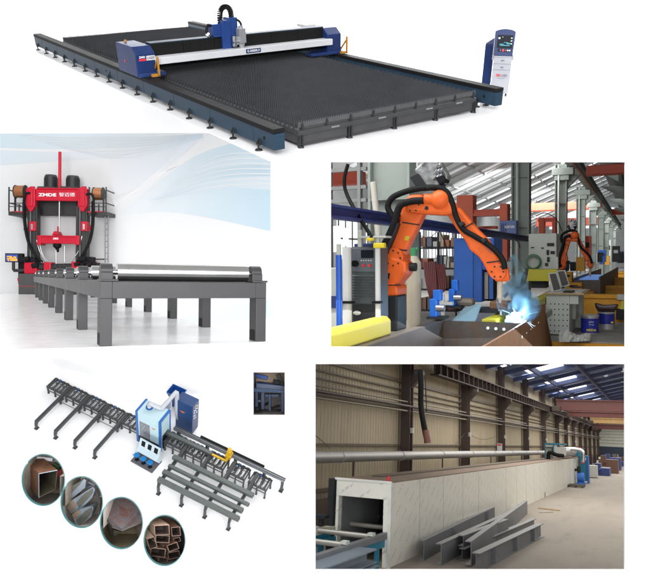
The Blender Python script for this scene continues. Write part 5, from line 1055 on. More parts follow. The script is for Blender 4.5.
for k, (u0, v0, u1, v1, y, lab, mm) in enumerate(((410, 234, 416, 262, 18, 'orange red upright post behind the gas cylinder', REDC), (423, 238, 430, 247, 20, 'orange red machine block above the rack shelf', REDC), (478, 226, 496, 229, 30, 'thin red rail below the gantry crane frame', REDC), (584, 236, 591, 262, 48, 'red upright machine between the far columns', REDC), (598, 250, 606, 262, 62, 'dull blue far cabinet between the columns', CBL), (612, 246, 620, 262, 75, 'dark far machine at the aisle end near the right edge', GDARK), (607, 240, 611, 262, 90, 'pale far post at the aisle end', LGREY), (563, 272, 572, 283, 24.5, 'amber steel box left of the second trough', AMB), (566, 283, 582, 292, 21.0, 'amber steel block below the second trough', AMB))):
    T = thing(FD, 'workshop_block', lab, 'machine', d((u0 + u1) / 2, v1, y)); m = MB(); fb(m, u0, v0, u1, v1, y, .5); part(T, 'body', m, mm, .02); m = MB(); fb(m, u0 + (u1 - u0) * .2, v0 + (v1 - v0) * .25, u1 - (u1 - u0) * .25, v0 + (v1 - v0) * .45, y - .03, .04); part(T, 'panel', m, GDARK if mm is not GDARK else LGREY)
# far clutter near the end of the aisle
rb = random.Random(11)
for i in range(10):
    u0 = 580 + rb.random() * 38; y = 60 + i * 5; w = 2.5 + rb.random() * 4; v1 = 262 - rb.random() * 3
    m = MB(); fb(m, u0, v1 - 4 - rb.random() * 6, u0 + w, v1 + 3, y, 1.0)
    single(FD, 'far_machine', '%s far machine block %s the aisle end' % (['dark grey', 'dull blue', 'amber', 'pale'][i % 4], ['left of', 'before', 'deep in', 'right beside', 'low at', 'high at', 'beyond', 'close to', 'in the gap at', 'past'][i]), 'machine', m, [GDARK, DBL, AMB, LGREY][i % 4], group='far machines')
# ================================================================== furnace hall behind the lower opening
def f(u, v, y): return FF.at(u, v, y=y)
VT = 359.6
def yn(x, z, dep=10.95): return (dep + .427 * x - .2089 * (z - 2.9)) / .8798
def ztop(x, y): return on_row(FF, (x, y, 0), 'z', VT)
def zr(x): return 7.3 + .25 * (x + 9)
def ffb(m, u0, v0, u1, v1, y, dp):
    a, b = f(u0, (v0 + v1) / 2, y), f(u1, (v0 + v1) / 2, y); um = (u0 + u1) / 2
    t, o = f(um, v0, y), f(um, v1, y); return m.box((a.x, y, o.z), (b.x, y + dp, t.z))
FCON = mat('hall_floor', (.25, .218, .182), .75, var=.16, scale=.8, bump=.1, col2=(.15, .135, .12), mix=(.48, .82), mscale=1.6, stretch=(1, .22, 1))
WALLB = mat('wall_beige', (.4, .34, .24), .6, var=.1, scale=.4, col2=(.28, .24, .18), mix=(.5, .8), stretch=(1, 1, .3))
BRN = mat('steel_brown', (.05, .032, .027), .55, var=.2)
BRNL = mat('girt_brown', (.1, .075, .05), .55, var=.15)
RBLUE = mat('roof_blue', (.2, .29, .52), .55, var=.15, scale=.4)
GBEAM = mat('beam_slate', (.15, .158, .172), .5, .15, var=.15, scale=2.5, col2=(.13, .11, .1), mix=(.6, .8))
CREAM = mat('rail_cream', (.52, .5, .42), .45)
TEAL = mat('teal_paint', (.01, .16, .26), .45, var=.08)
DUCT = mat('duct_metal', (.33, .33, .325), .48, .6, var=.12, scale=2)
MAROON = mat('crane_maroon', (.1, .026, .022), .5, var=.1)
m = MB(); k0, k1 = FF.M.inverted() @ PX(300, 582, 17.1), FF.M.inverted() @ PX(660, 582, 17.1)
a, b = FF.at(300, 582, z=0), FF.at(660, 582, z=0)
m.add([a, b, (14, b.y, 0), (14, 135, 0), (-9, 135, 0), (-9, 11, 0)], [(0, 1, 2, 3, 4, 5)]); structure(FF, 'floor', m, FCON)
# corrugated wall
xw = -8.85; vs = []; fs = []; y = 11.5; k = 0
prof = ((0, 0), (.1, 0), (.125, .022), (.225, .022), (.25, 0))
while y < 134:
    for a_, o_ in prof[:-1]:
        yy = y + a_; vs += [(xw + o_, yy, 0), (xw + o_, yy, min(7.2, ztop(xw, yy)))]
    y += .25
fs = [(2 * i, 2 * i + 2, 2 * i + 3, 2 * i + 1) for i in range(len(vs) // 2 - 1)]
m = MB(); m.add(vs, fs); WL = single(FF, 'wall', 'beige corrugated steel wall with brown girts behind the long white furnace', 'wall', m, WALLB, base=(xw, 60, 0))
for z, h in ((2.5, .07), (3.9, .16), (4.9, .12), (1.2, .1), (4.62, .045), (4.4, .035)):
    m = MB(); m.box((xw + .05, max(11.6, on_row(FF, (xw, 0, z + h), 'y', VT)), z), (xw + .14, 133, z + h)); part(WL, 'girt', m, BRNL)
m = MB(); m.box((xw + .05, 11.6, 0), (xw + .08, 133, 1.0)); part(WL, 'dado', m, mat('dado_brown', (.12, .085, .06), .6, var=.2))
T = thing(FF, 'pipe_rack', 'dark pipes running along the beige wall at half height', 'pipes', (xw + .4, 60, 4))
for z, r, x in ((4.0, .05, -8.4), (3.82, .035, -8.45), (4.16, .03, -8.45)):
    m = MB(); m.cyl((x, max(12, on_row(FF, (x, 0, z + .1), 'y', VT)), z), (x, 130, z), r, n=10); part(T, 'pipe', m, BRN if r > .04 else mat('pipe_grey', (.2, .17, .13), .5) if 'pipe_grey' not in bpy.data.materials else bpy.data.materials['pipe_grey'])
cols = [25.14, 34.3, 43.4, 52.5, 61.6, 70.6, 78.2, 85.7, 94.0, 101.1, 108.3, 116.6, 124.5]
ordn = ['first', 'second', 'third', 'fourth', 'fifth', 'sixth', 'seventh', 'eighth', 'ninth', 'tenth', 'eleventh', 'twelfth', 'last']
for i, y in enumerate(cols):
    T = thing(FF, 'hall_column', '%s brown steel column from the left along the beige corrugated wall' % ordn[i], 'column', (-8.55, y + .2, 0), 'brown columns along the beige wall')
    zt_ = min(zr(-8.5), ztop(-8.5, y)); w = .2
    m = MB(); m.box((-8.72, y, 0), (-8.35, y + .04, zt_)); m.box((-8.75, y + .36, 0), (-8.35, y + .4, zt_)); m.box((-8.57, y + .04, 0), (-8.53, y + .36, zt_)); part(T, 'shaft', m, BRN, .008)
    m = MB(); m.prism([(-8.35, y + .05, 4.7), (-8.35, y + .05, min(5.4, zt_)), (-7.9, y + .05, min(5.4, zt_)), (-7.9, y + .05, 5.2)], (0, .3, 0)); part(T, 'corbel', m, BRN, .01)
    if i < 8:
        m = MB(); m.box((-8.36, y + .1, 3.0), (-8.26, y + .25, 3.2)); part(T, 'junction_box', m, LGREY)
m = MB(); y0 = on_row(FF, (-8.3, 0, 6.1), 'y', VT) ; m.ibeam((-8.25, y0, 5.45), (-8.25, 128, 5.45), .55, .4, .05, .03); yy = y0 + .3
while yy < 126: m.box((-8.24, yy, 5.49), (-8.06, yy + .05, 5.96)); yy += 1.0
T = single(FF, 'crane_runway', 'brown crane runway beam with stiffeners along the beige wall top', 'crane beam', m, BRN)
# roof
m = MB(); xs = [-9, -8, -7, -6, -5, -4, -3, -2, -1, 0, 2, 4, 8]
lo = [(x, on_row(FF, (x, 0, zr(x)), 'y', VT), zr(x)) for x in xs]; hi = [(x, 134, zr(x)) for x in xs]; n = len(xs)
m.add(lo + hi, [(i, i + 1, n + i + 1, n + i) for i in range(n - 1)]); structure(FF, 'ceiling', m, RBLUE)
RF = thing(FF, 'roof', 'blue roof of the furnace hall with rows of bright skylights and purlins', 'roof', (-4, 90, 8))
def onroof(x, y, dz=-.08): return (x, y, zr(x) + dz)
def strip(x0, x1, y, w, mt, nm='skylight'):
    y = max(y, on_row(FF, (x0, 0, zr(x0) - .1), 'y', VT) + .1)
    m = MB(); m.add([onroof(x0, y), onroof(x1, y), onroof(x1, y + w), onroof(x0, y + w)], [(0, 1, 2, 3)]); part(RF, nm, m, mt)
for i, y in enumerate((46, 55, 64, 73, 82, 91, 100, 109, 118)): 
    strip(-7.7, -5.4, y, 3.6, SKYL)
for y, x0, x1 in ((41, -8.4, -8.1), (41, -7.9, -7.5), (50, -8.3, -7.8), (59, -8.5, -8.0), (68, -8.5, -8.1), (77, -8.5, -8.2)): strip(x0, x1, y, 2.4, SKYL)
for k in range(9): strip(-2.2 + k * .42, -1.85 + k * .42, 60, 2.4, SKYS)
strip(-3.6, -3.3, 62, 1.5, SKYS); strip(-2.6, -2.45, 70, 1.5, SKYS); strip(-2.9, -2.7, 90, 2, SKYL)
for i in range(22):
    y = 36 + i * 4.5; x0 = -9
    yl = on_row(FF, (-8.9, 0, zr(-8.9) - .4), 'y', VT)
    if y < yl: continue
    m = MB(); m.bar(onroof(-8.9, y, -.25), onroof(-2, y, -.25), .14, .28); part(RF, 'purlin', m, mat('purlin_blue', (.1, .13, .26), .55) if 'purlin_blue' not in bpy.data.materials else bpy.data.materials['purlin_blue'])
for x in (-7.0, -4.5):
    y = on_row(FF, (x, 0, zr(x) - .1), 'y', VT); m = MB(); m.box((x - .08, y + .2, zr(x) - .45), (x + .08, 133, zr(x) - .1)); part(RF, 'rafter', m, bpy.data.materials['purlin_blue'])
for u, y in ((446, 36), (571, 92), (584, 92)): pass
def hgird(u0, v0, u1, v1, y, lab, mt):
    T = thing(FF, 'crane_girder', lab, 'crane', f((u0 + u1) / 2, v1, y), 'overhead cranes of the furnace hall')
    m = MB(); ffb(m, u0, v0, u1, v1, y, .7); part(T, 'girder', m, mt, .03)
    a, b = f(u0, (v0 + v1) / 2, y), f(u1, (v0 + v1) / 2, y); t, o = f((u0 + u1) / 2, v0, y), f((u0 + u1) / 2, v1, y)
    m = MB(); m.box((a.x, y - .12, o.z - .06), (b.x, y + .8, o.z + .05)); m.box((a.x, y - .12, t.z - .05), (b.x, y + .8, t.z + .06)); part(T, 'flange', m, mt)
    m = MB(); m.box((a.x - .3, y - .6, o.z - .2), (a.x + .4, y + 1.3, o.z + .25)); part(T, 'end_truck', m, BRN, .03)
    return T
hgird(556, 401, 660, 410.5, 63, 'big maroon overhead crane girder across the blue roof', MAROON)
hgird(566, 412.5, 660, 417, 76, 'second maroon crane girder just below the big one', MAROON)
hgird(590, 419, 660, 423.5, 96, 'ochre crane girder towards the far end of the hall', mat('crane_ochre', (.42, .26, .1), .5))
hgird(594, 425.5, 660, 429.5, 108, 'farthest dim red crane girder', MAROON)
m = MB(); m.box((-9, 132, 0), (14, 132.4, 9.5)); EW = single(FF, 'wall', 'pale far end wall of the furnace hall above dark machines', 'wall', m, mat('end_wall', (.72, .74, .66), .6, var=.06))
m = MB(); m.box((-9, 131.8, .2), (6, 131.95, 2.6)); part(EW, 'dark_door', m, mat('door_dark', (.03, .05, .09), .5))
m = MB()
for k in range(5): m.box((-9, 131.85, 3.2 + k * .5), (6, 131.97, 3.24 + k * .5))
part(EW, 'rail', m, LGREY)
m = MB(); m.box((14, 18, 0), (14.2, 132, 10)); single(FF, 'wall', 'plain side wall at the right of the furnace hall', 'wall', m, WALLB)
for i, (x, y, en) in enumerate(((-1, 24, 4600), (-1, 46, 6000), (-1, 68, 6800), (-1, 90, 6800), (-1, 112, 6400))):  # added area lamps under the roof, spreading light through the hall
    l = bpy.data.lights.new('hall_fill', 'AREA'); l.shape = 'RECTANGLE'; l.size = 9 * 1.58; l.size_y = 20 * 1.58; l.energy = en; l.color = (1, .96, .9); o = bpy.data.objects.new('hall_fill', l); COL.objects.link(o)
    o.matrix_world = FF.M @ Matrix.Translation((x, y, min(6.8, ztop(x, y) - .3)))
# duct
T = thing(FF, 'air_duct', 'long silver air duct running above the furnace along the wall', 'duct', (-7.6, 36, 2.2))
a, b = f(316, 457, 15.6), V(-7.6, 56, 2.1)
for k in range(9):
    y = 12.2 + k * 4.9; m = MB(); m.cyl((-7.6, y, 2.285 - k * .02), (-7.6, y + 4.9, 2.265 - k * .02), .145, n=24, caps=k in (0, 8)); part(T, 'duct_section', m, DUCT)
    m = MB(); m.ring((-7.6, y + 4.85, 2.265 - k * .02), Y, .12, .16, .05); part(T, 'joint_ring', m, DUCT)
for y in (18, 27, 36, 45):
    m = MB(); m.box((-7.62, y, 0), (-7.58, y + .06, 2.13)); part(T, 'stand', m, BRN)
# furnace
x0, x1, y0, y1, fh = -6.8, -5.48, 15.14, 57.5, 1.82
film = mat('film_white', (.66, .655, .6), .35, var=.05, bump=.25, bscale=5)
t = film.node_tree; N = t.nodes; L = t.links; bs_ = N['Principled BSDF']; src = bs_.inputs['Base Color'].links[0].from_socket
tcn = N.new('ShaderNodeTexCoord'); sp = N.new('ShaderNodeSeparateXYZ'); L.new(tcn.outputs['Object'], sp.inputs[0])
def mth(op, a, b=None, c=None):
    n_ = N.new('ShaderNodeMath'); n_.operation = op
    for i, q_ in enumerate((a, b, c)):
        if q_ is None: continue
        if isinstance(q_, (int, float)): n_.inputs[i].default_value = q_
        else: L.new(q_, n_.inputs[i])
    return n_.outputs[0]
su = mth('ADD', sp.outputs[0], sp.outputs[1])                     # along the side or the front
ua = mth('SUBTRACT', mth('MULTIPLY', su, .54), mth('MULTIPLY', sp.outputs[2], .84)); va = mth('ADD', mth('MULTIPLY', su, .84), mth('MULTIPLY', sp.outputs[2], .54))
fu = mth('FRACT', mth('MULTIPLY', ua, 3.1)); row = mth('FLOOR', mth('MULTIPLY', ua, 3.1))
vv = mth('ADD', va, mth('MULTIPLY', row, .37)); fv = mth('FRACT', mth('MULTIPLY', vv, 1.5))
band = mth('MULTIPLY', mth('LESS_THAN', fu, .17), mth('LESS_THAN', fv, .6))
nz = N.new('ShaderNodeTexNoise'); nz.inputs['Scale'].default_value = 26; nz.inputs['Detail'].default_value = 1; L.new(tcn.outputs['Object'], nz.inputs['Vector'])
ink = mth('MULTIPLY', mth('MULTIPLY', band, mth('GREATER_THAN', nz.outputs[0], .47)), .42)
mx = N.new('ShaderNodeMix'); mx.data_type = 'RGBA'; L.new(ink, mx.inputs[0]); L.new(src, mx.inputs[6]); mx.inputs[7].default_value = (.24, .24, .25, 1); L.new(mx.outputs[2], bs_.inputs['Base Color'])
FU = thing(FF, 'tunnel_furnace', 'very long white film covered tunnel furnace with a brown top', 'furnace', (-6.1, 36, 0))
for k, (a, b, dz) in enumerate(((y0 + .12, 26.5, 0), (26.5, 40, .0), (40.0, y1, .012))):
    m = MB(); m.box((x1 - .06, a, .0), (x1 + (0 if k < 2 else .02), b - .01, fh)); part(FU, 'side_panel', m, film, .006)
m = MB(); m.box((x0, y0 + .12, 0), (x0 + .06, y1, fh)); part(FU, 'far_side_panel', m, film)
m = MB()
for y in (17.4, 19.6, 21.8, 24.0, 28.8, 31.2, 33.6, 36, 38, 44, 48, 52): m.box((x1 + .0, y, .02), (x1 + .026 if y > 40 else x1 + .004, y + .02, fh - .01))
part(FU, 'panel_seam', m, mat('seam_grey', (.36, .36, .33), .5))
m = MB(); m.box((x0, y0 + .1, fh), (x1, y1, fh + .03)); part(FU, 'roof_sheet', m, mat('top_brown', (.2, .135, .09), .65, var=.2, scale=1))
m = MB(); m.box((x0 + .3, y0 + 1.5, fh + .031), (x0 + .6, y1, fh + .07)); part(FU, 'roof_ridge', m, BRNL)
fr_ = MB(); fr_.box((x0 + .0, y0, .0), (x0 + .07, y0 + .12, fh - .36)); fr_.box((x1 - .14, y0, 0), (x1 + .03, y0 + .12, fh - .36)); fr_.box((x0, y0, fh - .36), (x1 + .03, y0 + .12, fh + .03)); part(FU, 'front_frame', fr_, film, .01)
m = MB(); m.box((x0 - .04, y0 - .02, fh + .0), (x1 + .05, y0 + .0, fh + .05)); m.box((x1 - .02, y0 - .02, 0), (x1 + .05, y0 + .0, fh)); part(FU, 'corner_trim', m, mat('trim_white', (.62, .62, .6), .4))
m = MB(); m.box((x0 + .061, y0 + .2, .01), (x0 + .08, 40, fh - .01)); m.box((x0 + .08, 24, .01), (x1 - .06, 24.1, fh - .01)); part(FU, 'lining', m, mat('lining_grey', (.16, .165, .17), .6))
ly = y0 + 2.6
for y in (ly, ly + 3): m = MB(); m.box((x0 + .1, y, 0), (x0 + .2, y + .08, fh - .1)); m.box((x1 - .4, y, 0), (x1 - .3, y + .08, fh - .1)); m.box((x0 + .1, y, 1.0), (x1 - .3, y + .08, 1.08)); part(FU, 'inner_frame', m, BLACK)
m = MB(); m.cyl((x1 - .14, y0 + .3, fh + .03), (x1 - .14, y0 + .3, fh + .14), .035, n=12); part(FU, 'beacon', m, TXTR)
m = MB(); m.box((x0 - .16, y0 - .1, .0), (x0 - .03, y0 + .1, fh + .02)); part(FU, 'side_post', m, GDARK)
# roller conveyor entering the furnace
T = thing(FF, 'roller_conveyor', 'cream and teal roller conveyor feeding the furnace mouth', 'conveyor', (-6.1, 15, 0))
ya = yn(-6.9, .75); yb_ = yn(-5.6, .75)
m = MB(); m.box((-6.98, ya, .66), (-6.82, 22, .78)); part(T, 'left_rail', m, CREAM, .01)
m = MB(); m.box((-6.96, ya, .5), (-6.84, 22, .66)); m.box((-6.8, ya + .2, .44), (-6.76, 22, .56)); m.box((-5.62, yb_ + .1, .44), (-5.56, 22, .62)); part(T, 'lower_rail', m, TEAL, .01)
m = MB(); m.box((-5.62, yb_ + .1, .62), (-5.5, 22, .76)); part(T, 'right_rail', m, GBEAM, .01)
for y in (12.9, 14.3, 15.9, 17.8, 19.8):
    m = MB(); m.cyl((-6.82, y, .76), (-5.62, y, .76), .055, n=20); r_ = part(T, 'roller', m, mat('roller_cream', (.32, .31, .28), .4, .4) if 'roller_cream' not in bpy.data.materials else bpy.data.materials['roller_cream'])
    for x in (-6.9, -5.56): m = MB(); m.box((x - .06, y - .09, .78), (x + .06, y + .09, .84)); m.cyl((x - .05, y, .8), (x + .05, y, .8), .05, n=12); part(r_, 'bearing', m, LGREY)
for y in (14.6, 16.5):
    m = MB(); m.box((-6.96, y, 0), (-6.86, y + .1, .5)); part(T, 'leg', m, TEAL); m = MB(); m.box((-5.6, y, 0), (-5.52, y + .1, .46)); part(T, 'leg', m, TEAL)
m = MB(); m.box((-6.9, 14.45, .84), (-6.82, 14.6, 1.0)); m.box((-6.97, 14.38, 1.0), (-6.72, 14.66, 1.08)); part(T, 'side_bracket', m, GDARK, .01)
m = MB(); m.box((-6.95, 15.8, .3), (-5.55, 15.9, .38)); part(T, 'cross_beam', m, TEAL)
for i, (xb, zb, y1_, lab) in enumerate(((-5.32, .42, 13.4, 'blue grey steel beam beside the furnace conveyor, upper of two'), (-5.24, .14, 13.3, 'blue grey steel beam beside the furnace conveyor, lower of two'))):
    m = MB(); ys = yn(xb, zb) + .06; m.chan((xb, ys, zb), (xb, y1_, zb), .26, .24, .025, flip=1 if i == 0 else 1); m.box((xb - .3, ys + .1, zb + .22), (xb, y1_ - .02, zb + .26)); single(FF, 'steel_beam', lab, 'beam', m, mat('beam_bluegrey', (.17, .21, .26), .45, .2) if i == 0 else bpy.data.materials['beam_bluegrey'], group='steel beams by the conveyor')
m = MB(); ys = yn(-5.3, 0) + .8; m.box((-5.5, ys, 0), (-5.1, ys + .15, .13)); m.box((-5.5, 12.9, 0), (-5.1, 13.05, .13)); single(FF, 'timber_block', 'timber bearers under the blue grey beams', 'bearer', m, GDARK)
# loose steel beams on the floor
def loose(lab, ul, vlt, vlb, ur, vrt, vrb, wide=.2, kind='chan', z0=0, stiff=0, grp='loose steel beams on the hall floor'):
    p = FF.at(ul, vlb, z=z0); q_ = FF.at(ur, vrb, z=z0 if not isinstance(z0, tuple) else z0[1])
    hh = f(ul, vlt, p.y).z - z0
    T = thing(FF, 'steel_beam', lab, 'beam', (p + q_) / 2, grp); dirv = (q_ - p).normalized(); sd = dirv.cross(Z).normalized()
    m = MB()
    if kind == 'chan': m.chan(p, q_, hh, wide, .02, flip=-1)
    else: m.ibeam(p, q_, hh, wide, .02, .014)
    part(T, 'profile', m, GBEAM)
    for k in range(stiff):
        c_ = p.lerp(q_, (k + .6) / (stiff + .2)); m = MB(); m.bar(c_ + V(0, 0, .02) + sd * .05, c_ + V(0, 0, hh - .02) + sd * .05, .09, .02, up=dirv); part(T, 'stiffener', m, GBEAM)
    return T
loose('long grey steel beam lying closest against the near half of the furnace', 424, 540.5, 561, 500, 508.5, 517, .12, stiff=2)
loose('grey steel beam second from the furnace, lying in front of the wall beam', 441.5, 544, 565.5, 516, 512, 524, .15)
loose('grey steel beam lying flat along the far half of the furnace', 507, 503.5, 510, 545.5, 491.8, 497, .2, stiff=1)
loose('lowest grey steel beam with stiffeners at the right of the pile', 476, 553, 572, 540.7, 520.5, 536.5, .19, 'i', stiff=3)
loose('grey steel beam behind the lowest beam of the pile', 462, 548.5, 559.5, 534, 516, 526, .16, 'i')
def tilted(lab, a, b, h, w):
    p, q_ = a, b; T = thing(FF, 'steel_beam', lab, 'beam', (p + q_) / 2, 'loose steel beams on the hall floor'); m = MB(); m.chan(p, q_, h, w, .022, flip=-1); part(T, 'profile', m, GBEAM); return T
p = FF.at(471.5, 566, z=.02); q_ = f(527.5, 514.5, 30.0); hh = f(471.5, 541.5, p.y).z - p.z
tilted('big grey steel beam slanting up across the top of the pile', p, q_, hh, .15)
p = FF.at(462, 559.5, z=0); q_ = FF.at(534, 526, z=0); hh2 = f(462, 548.5, p.y).z; p, q_ = p + V(-.02, .25, hh2 + .01), p + (q_ - p) * .55 + V(-.02, .25, hh2 + .01); tilted('shorter grey steel beam wedged under the slanting beam', p, q_, .26, .15)
m = MB(); p = FF.at(479.5, 519, z=.0); p = f(479.5, 517, 25.2); m.box((p.x - .06, p.y, p.z - .16), (p.x + .1, p.y + .15, p.z + .18)); single(FF, 'steel_clip', 'small dark steel clip standing on the beam against the furnace', 'clip', m, GDARK)
m = MB(); p = FF.at(507, 508, z=0); m.box((p.x - .02, p.y - .3, 0), (p.x + .1, p.y - .25, .42)); m.box((p.x + .16, p.y - .3, 0), (p.x + .28, p.y - .25, .42)); single(FF, 'post_pair', 'pair of short dark posts at the start of the far beam', 'posts', m, BRN)
m = MB(); a, b = FF.at(538, 508, z=.02), FF.at(560, 510.5, z=.02); m.bar(a, b, .07, .04); single(FF, 'timber_stick', 'thin yellow timber stick lying on the hall floor', 'stick', m, mat('timber', (.42, .28, .1), .6))
m = MB(); a = FF.at(546, 512, z=.02); m.bar(a - V(.2, .4, 0), a + V(.25, .3, 0), .05, .02); single(FF, 'paper_scrap', 'small pale scrap on the floor by the timber stick', 'scrap', m, mat('scrap_pale', (.42, .36, .28), .7))
# equipment at the far end of the furnace
yq = 46
T = thing(FF, 'exhaust_hood', 'white and teal exhaust hood standing on the furnace top', 'hood', f(551, 459, yq)); m = MB(); ffb(m, 545, 444.5, 557, 447, yq, 1.0); ffb(m, 545.5, 447, 552, 458.5, yq + .3, .6); ffb(m, 553, 447, 564, 455.5, yq, 1.2); part(T, 'case', m, LGREY, .02)
m = MB(); ffb(m, 544.6, 443.2, 564.5, 444.8, yq - .05, 1.3); ffb(m, 553, 444, 554, 456, yq - .06, .1); ffb(m, 544.6, 444.8, 545.5, 459, yq - .05, .1); part(T, 'teal_edge', m, TEAL)
m = MB(); p = f(551, 453, yq + .2); m.tube(cr([f(548.5, 459, yq - .1), f(548.5, 454, yq - .1), f(551, 452.5, yq - .1), f(557, 455, yq - .1), f(564, 456, yq - .1)]), .12, n=10); part(T, 'flexible_pipe', m, BLACK)
m = MB(); a, b = f(562, 452, 50), f(577, 452.5, 56); m.cyl((a.x, 49, a.z), (a.x + .2, 56.5, a.z), .34, n=24); single(FF, 'round_duct', 'fat grey round duct lying on the far end of the furnace', 'duct', m, DUCT)
m = MB(); a = f(566, 449.5, 52); m.tube(cr([(a.x - .5, 52, a.z), (a.x + .6, 52, a.z + .05), (a.x + 1.1, 52, a.z - .1), (a.x + 1.15, 52, a.z - .8)]), .12, n=12); single(FF, 'bent_pipe', 'silver pipe bending down at the end of the round duct', 'pipe', m, SILV)
T = thing(FF, 'teal_cabinet', 'tall teal control cabinet at the far end of the furnace', 'cabinet', (-4.95, 56.8, 0)); m = MB(); ffb(m, 579.5, 455.5, 587, 481, 56.5, .9); part(T, 'body', m, TEAL, .02); m = MB(); ffb(m, 587, 456, 588.6, 484, 56.4, .9); part(T, 'blue_side', m, CBL); m = MB(); ffb(m, 581, 462, 583.5, 463.5, 56.45, .05); part(T, 'red_label', m, TXTR)
m = MB(); ffb(m, 584, 458, 586, 460, 56.45, .05); part(T, 'white_label', m, TXTW)
T = thing(FF, 'teal_box', 'small teal box with a red top beside the bent pipe', 'box', f(578, 456, 55)); m = MB(); ffb(m, 575.5, 450, 580.5, 456.5, 55, .6); part(T, 'case', m, TEAL, .02); m = MB(); ffb(m, 577, 447.5, 581, 450, 55, .5); part(T, 'red_cap', m, TXTR)
m = MB(); ffb(m, 588.5, 465.5, 597, 477.5, 66, 1.2); single(FF, 'white_cabinet', 'pale grey low cabinet beyond the teal control cabinet', 'cabinet', m, LGREY, bevel=.03)
T = thing(FF, 'blue_blower', 'bright blue blower on the floor before the teal cabinet', 'blower', FF.at(581, 484, z=0)); p = FF.at(581.5, 484, z=0)
m = MB(); m.cyl((p.x - .25, p.y, .45), (p.x + .2, p.y, .45), .36, n=22); m.box((p.x - .3, p.y - .3, 0), (p.x + .25, p.y + .3, .15)); part(T, 'casing', m, mat('blower_blue', (.02, .14, .55), .4)); m = MB(); m.cyl((p.x - .15, p.y, .8), (p.x - .15, p.y, 1.25), .13, n=12); m.cyl((p.x - .5, p.y, .95), (p.x - .1, p.y, 1.05), .1, n=12); part(T, 'motor', m, GDARK)
T = thing(FF, 'pallet', 'dark wooden pallet on the floor before the blue blower', 'pallet', FF.at(576, 487, z=0)); p = FF.at(576.5, 487, z=0); m = MB()
for k in range(4): m.box((p.x - .55, p.y - .8 + k * .5, .1), (p.x + .5, p.y - .55 + k * .5, .16))
for k in range(3): m.box((p.x - .55 + k * .47, p.y - .8, 0), (p.x - .45 + k * .47, p.y + .95, .1))
part(T, 'board', m, mat('pallet_dark', (.07, .065, .05), .7))
# hanging exhaust arm and sign on the wall
T = thing(FF, 'fume_extractor', 'black flexible fume extractor hose hanging from the first column', 'fume extractor', f(424, 440, 24)); 
m = MB(); m.tube(cr([f(420.5, 371, 24), f(421, 385, 23.9), f(421, 405, 23.8), f(423, 420, 23.6), f(427, 441, 23.4)], 6), .1, n=12); part(T, 'hose', m, BLACK)
m = MB(); m.cyl(f(426, 430, 23.4), f(427.8, 443, 23.4), .1, .13, n=14); part(T, 'nozzle', m, mat('nozzle_rust', (.2, .08, .06), .5)); m = MB(); m.tube([f(425, 371, 24), f(426.5, 412, 23.8)], .02, n=6); m.box(tuple(f(414, 376, 24)), tuple(f(422, 371, 24.3))); part(T, 'bracket', m, GDARK)
T = thing(FF, 'wall_sign', 'small white sign with a red line by the third column', 'sign', f(499.5, 451, 43.0)); m = MB(); ffb(m, 497, 443.5, 502, 452, 43.0, .06); part(T, 'board', m, WPAINT); m = MB(); ffb(m, 497.6, 444.2, 501.4, 445.4, 42.97, .02); part(T, 'red_line', m, TXTR)
for pts, lab in (([(315, 435), (322, 441), (330, 448)], 'thin dark cable slanting on the wall at the left edge'), ([(468, 431), (474, 437), (485, 439.5), (497, 436)], 'thin cable sagging between the second and third columns'), ([(453, 448), (461, 438), (468, 430)], 'thin dark cable rising to the second column')):
    m = MB(); m.tube(cr([FF.at(u, v, x=-8.5) for u, v in pts]), .012, n=5); single(FF, 'cable', lab, 'cable', m, BRN)
# machines far down the aisle
rb = random.Random(4)
lab2 = ['dark blue', 'grey', 'rust brown', 'pale', 'slate']
for i in range(14):
    y = 72 + i * 3.6; u0 = 598 + i * 1.2 + rb.random() * 5; p = FF.at(u0, 470, y=y); h = .6 + rb.random() * 1.0
    m = MB(); m.box((p.x - .6, y, 0), (p.x + .5 + rb.random(), y + 2.2, h)); m.box((p.x - .4, y + .2, h), (p.x + .1, y + 1.2, h + .4)); m.cyl((p.x, y - .4, h * .8), (p.x + .3, y + 2.4, h * .8), .12, n=10)
    single(FF, 'far_machine', '%s low machine down the aisle, %s' % (lab2[i % 5], ['nearest of the row', 'just behind the nearest', 'third along the aisle', 'fourth along the aisle', 'fifth along the aisle', 'sixth along the aisle', 'seventh along the aisle', 'eighth along the aisle', 'ninth along the aisle', 'tenth along the aisle', 'eleventh along the aisle', 'twelfth along the aisle', 'last but one at the end wall', 'last at the end wall'][i]), 'machine', m, [DBL, GBEAM, mat('far_rust', (.12, .06, .04), .5) if i < 5 else bpy.data.materials['far_rust'], LGREY, GDARK][i % 5], group='machines far down the aisle')
# ================================================================== small views: four ovals and the little dark inset
RIM = mat('rim_teal', (.08, .22, .23), .4)
def boxed(u0, v0, u1, v1, dep, lab, mt, pw=7):
    """a shallow case behind an opening of the page"""
    m = MB(); a, b = PX(u0, v0, 17.065), PX(u1, v1, 17.065); y1 = 17.065 + dep
    vs = [(a.x, 17.065, b.z), (b.x, 17.065, b.z), (b.x, 17.065, a.z), (a.x, 17.065, a.z), (a.x, y1, b.z), (b.x, y1, b.z), (b.x, y1, a.z), (a.x, y1, a.z)]
    m.add(vs, [(4, 5, 6, 7), (0, 4, 7, 3), (1, 2, 6, 5), (3, 7, 6, 2), (0, 1, 5, 4)])
    l = bpy.data.lights.new('case_fill', 'AREA'); l.size = (b.x - a.x) * .7; l.energy = pw * (b.x - a.x) * (a.z - b.z); o = bpy.data.objects.new('case_fill', l); COL.objects.link(o); o.location = ((a.x + b.x) / 2, 17.12, a.z - .05); o.rotation_euler = (radians(48), 0, 0)  # added lamp hidden in the case, brightens what lies inside
    return single(FP, 'view_case', lab, 'case', m, mt, base=((a.x + b.x) / 2, 17.065, b.z))
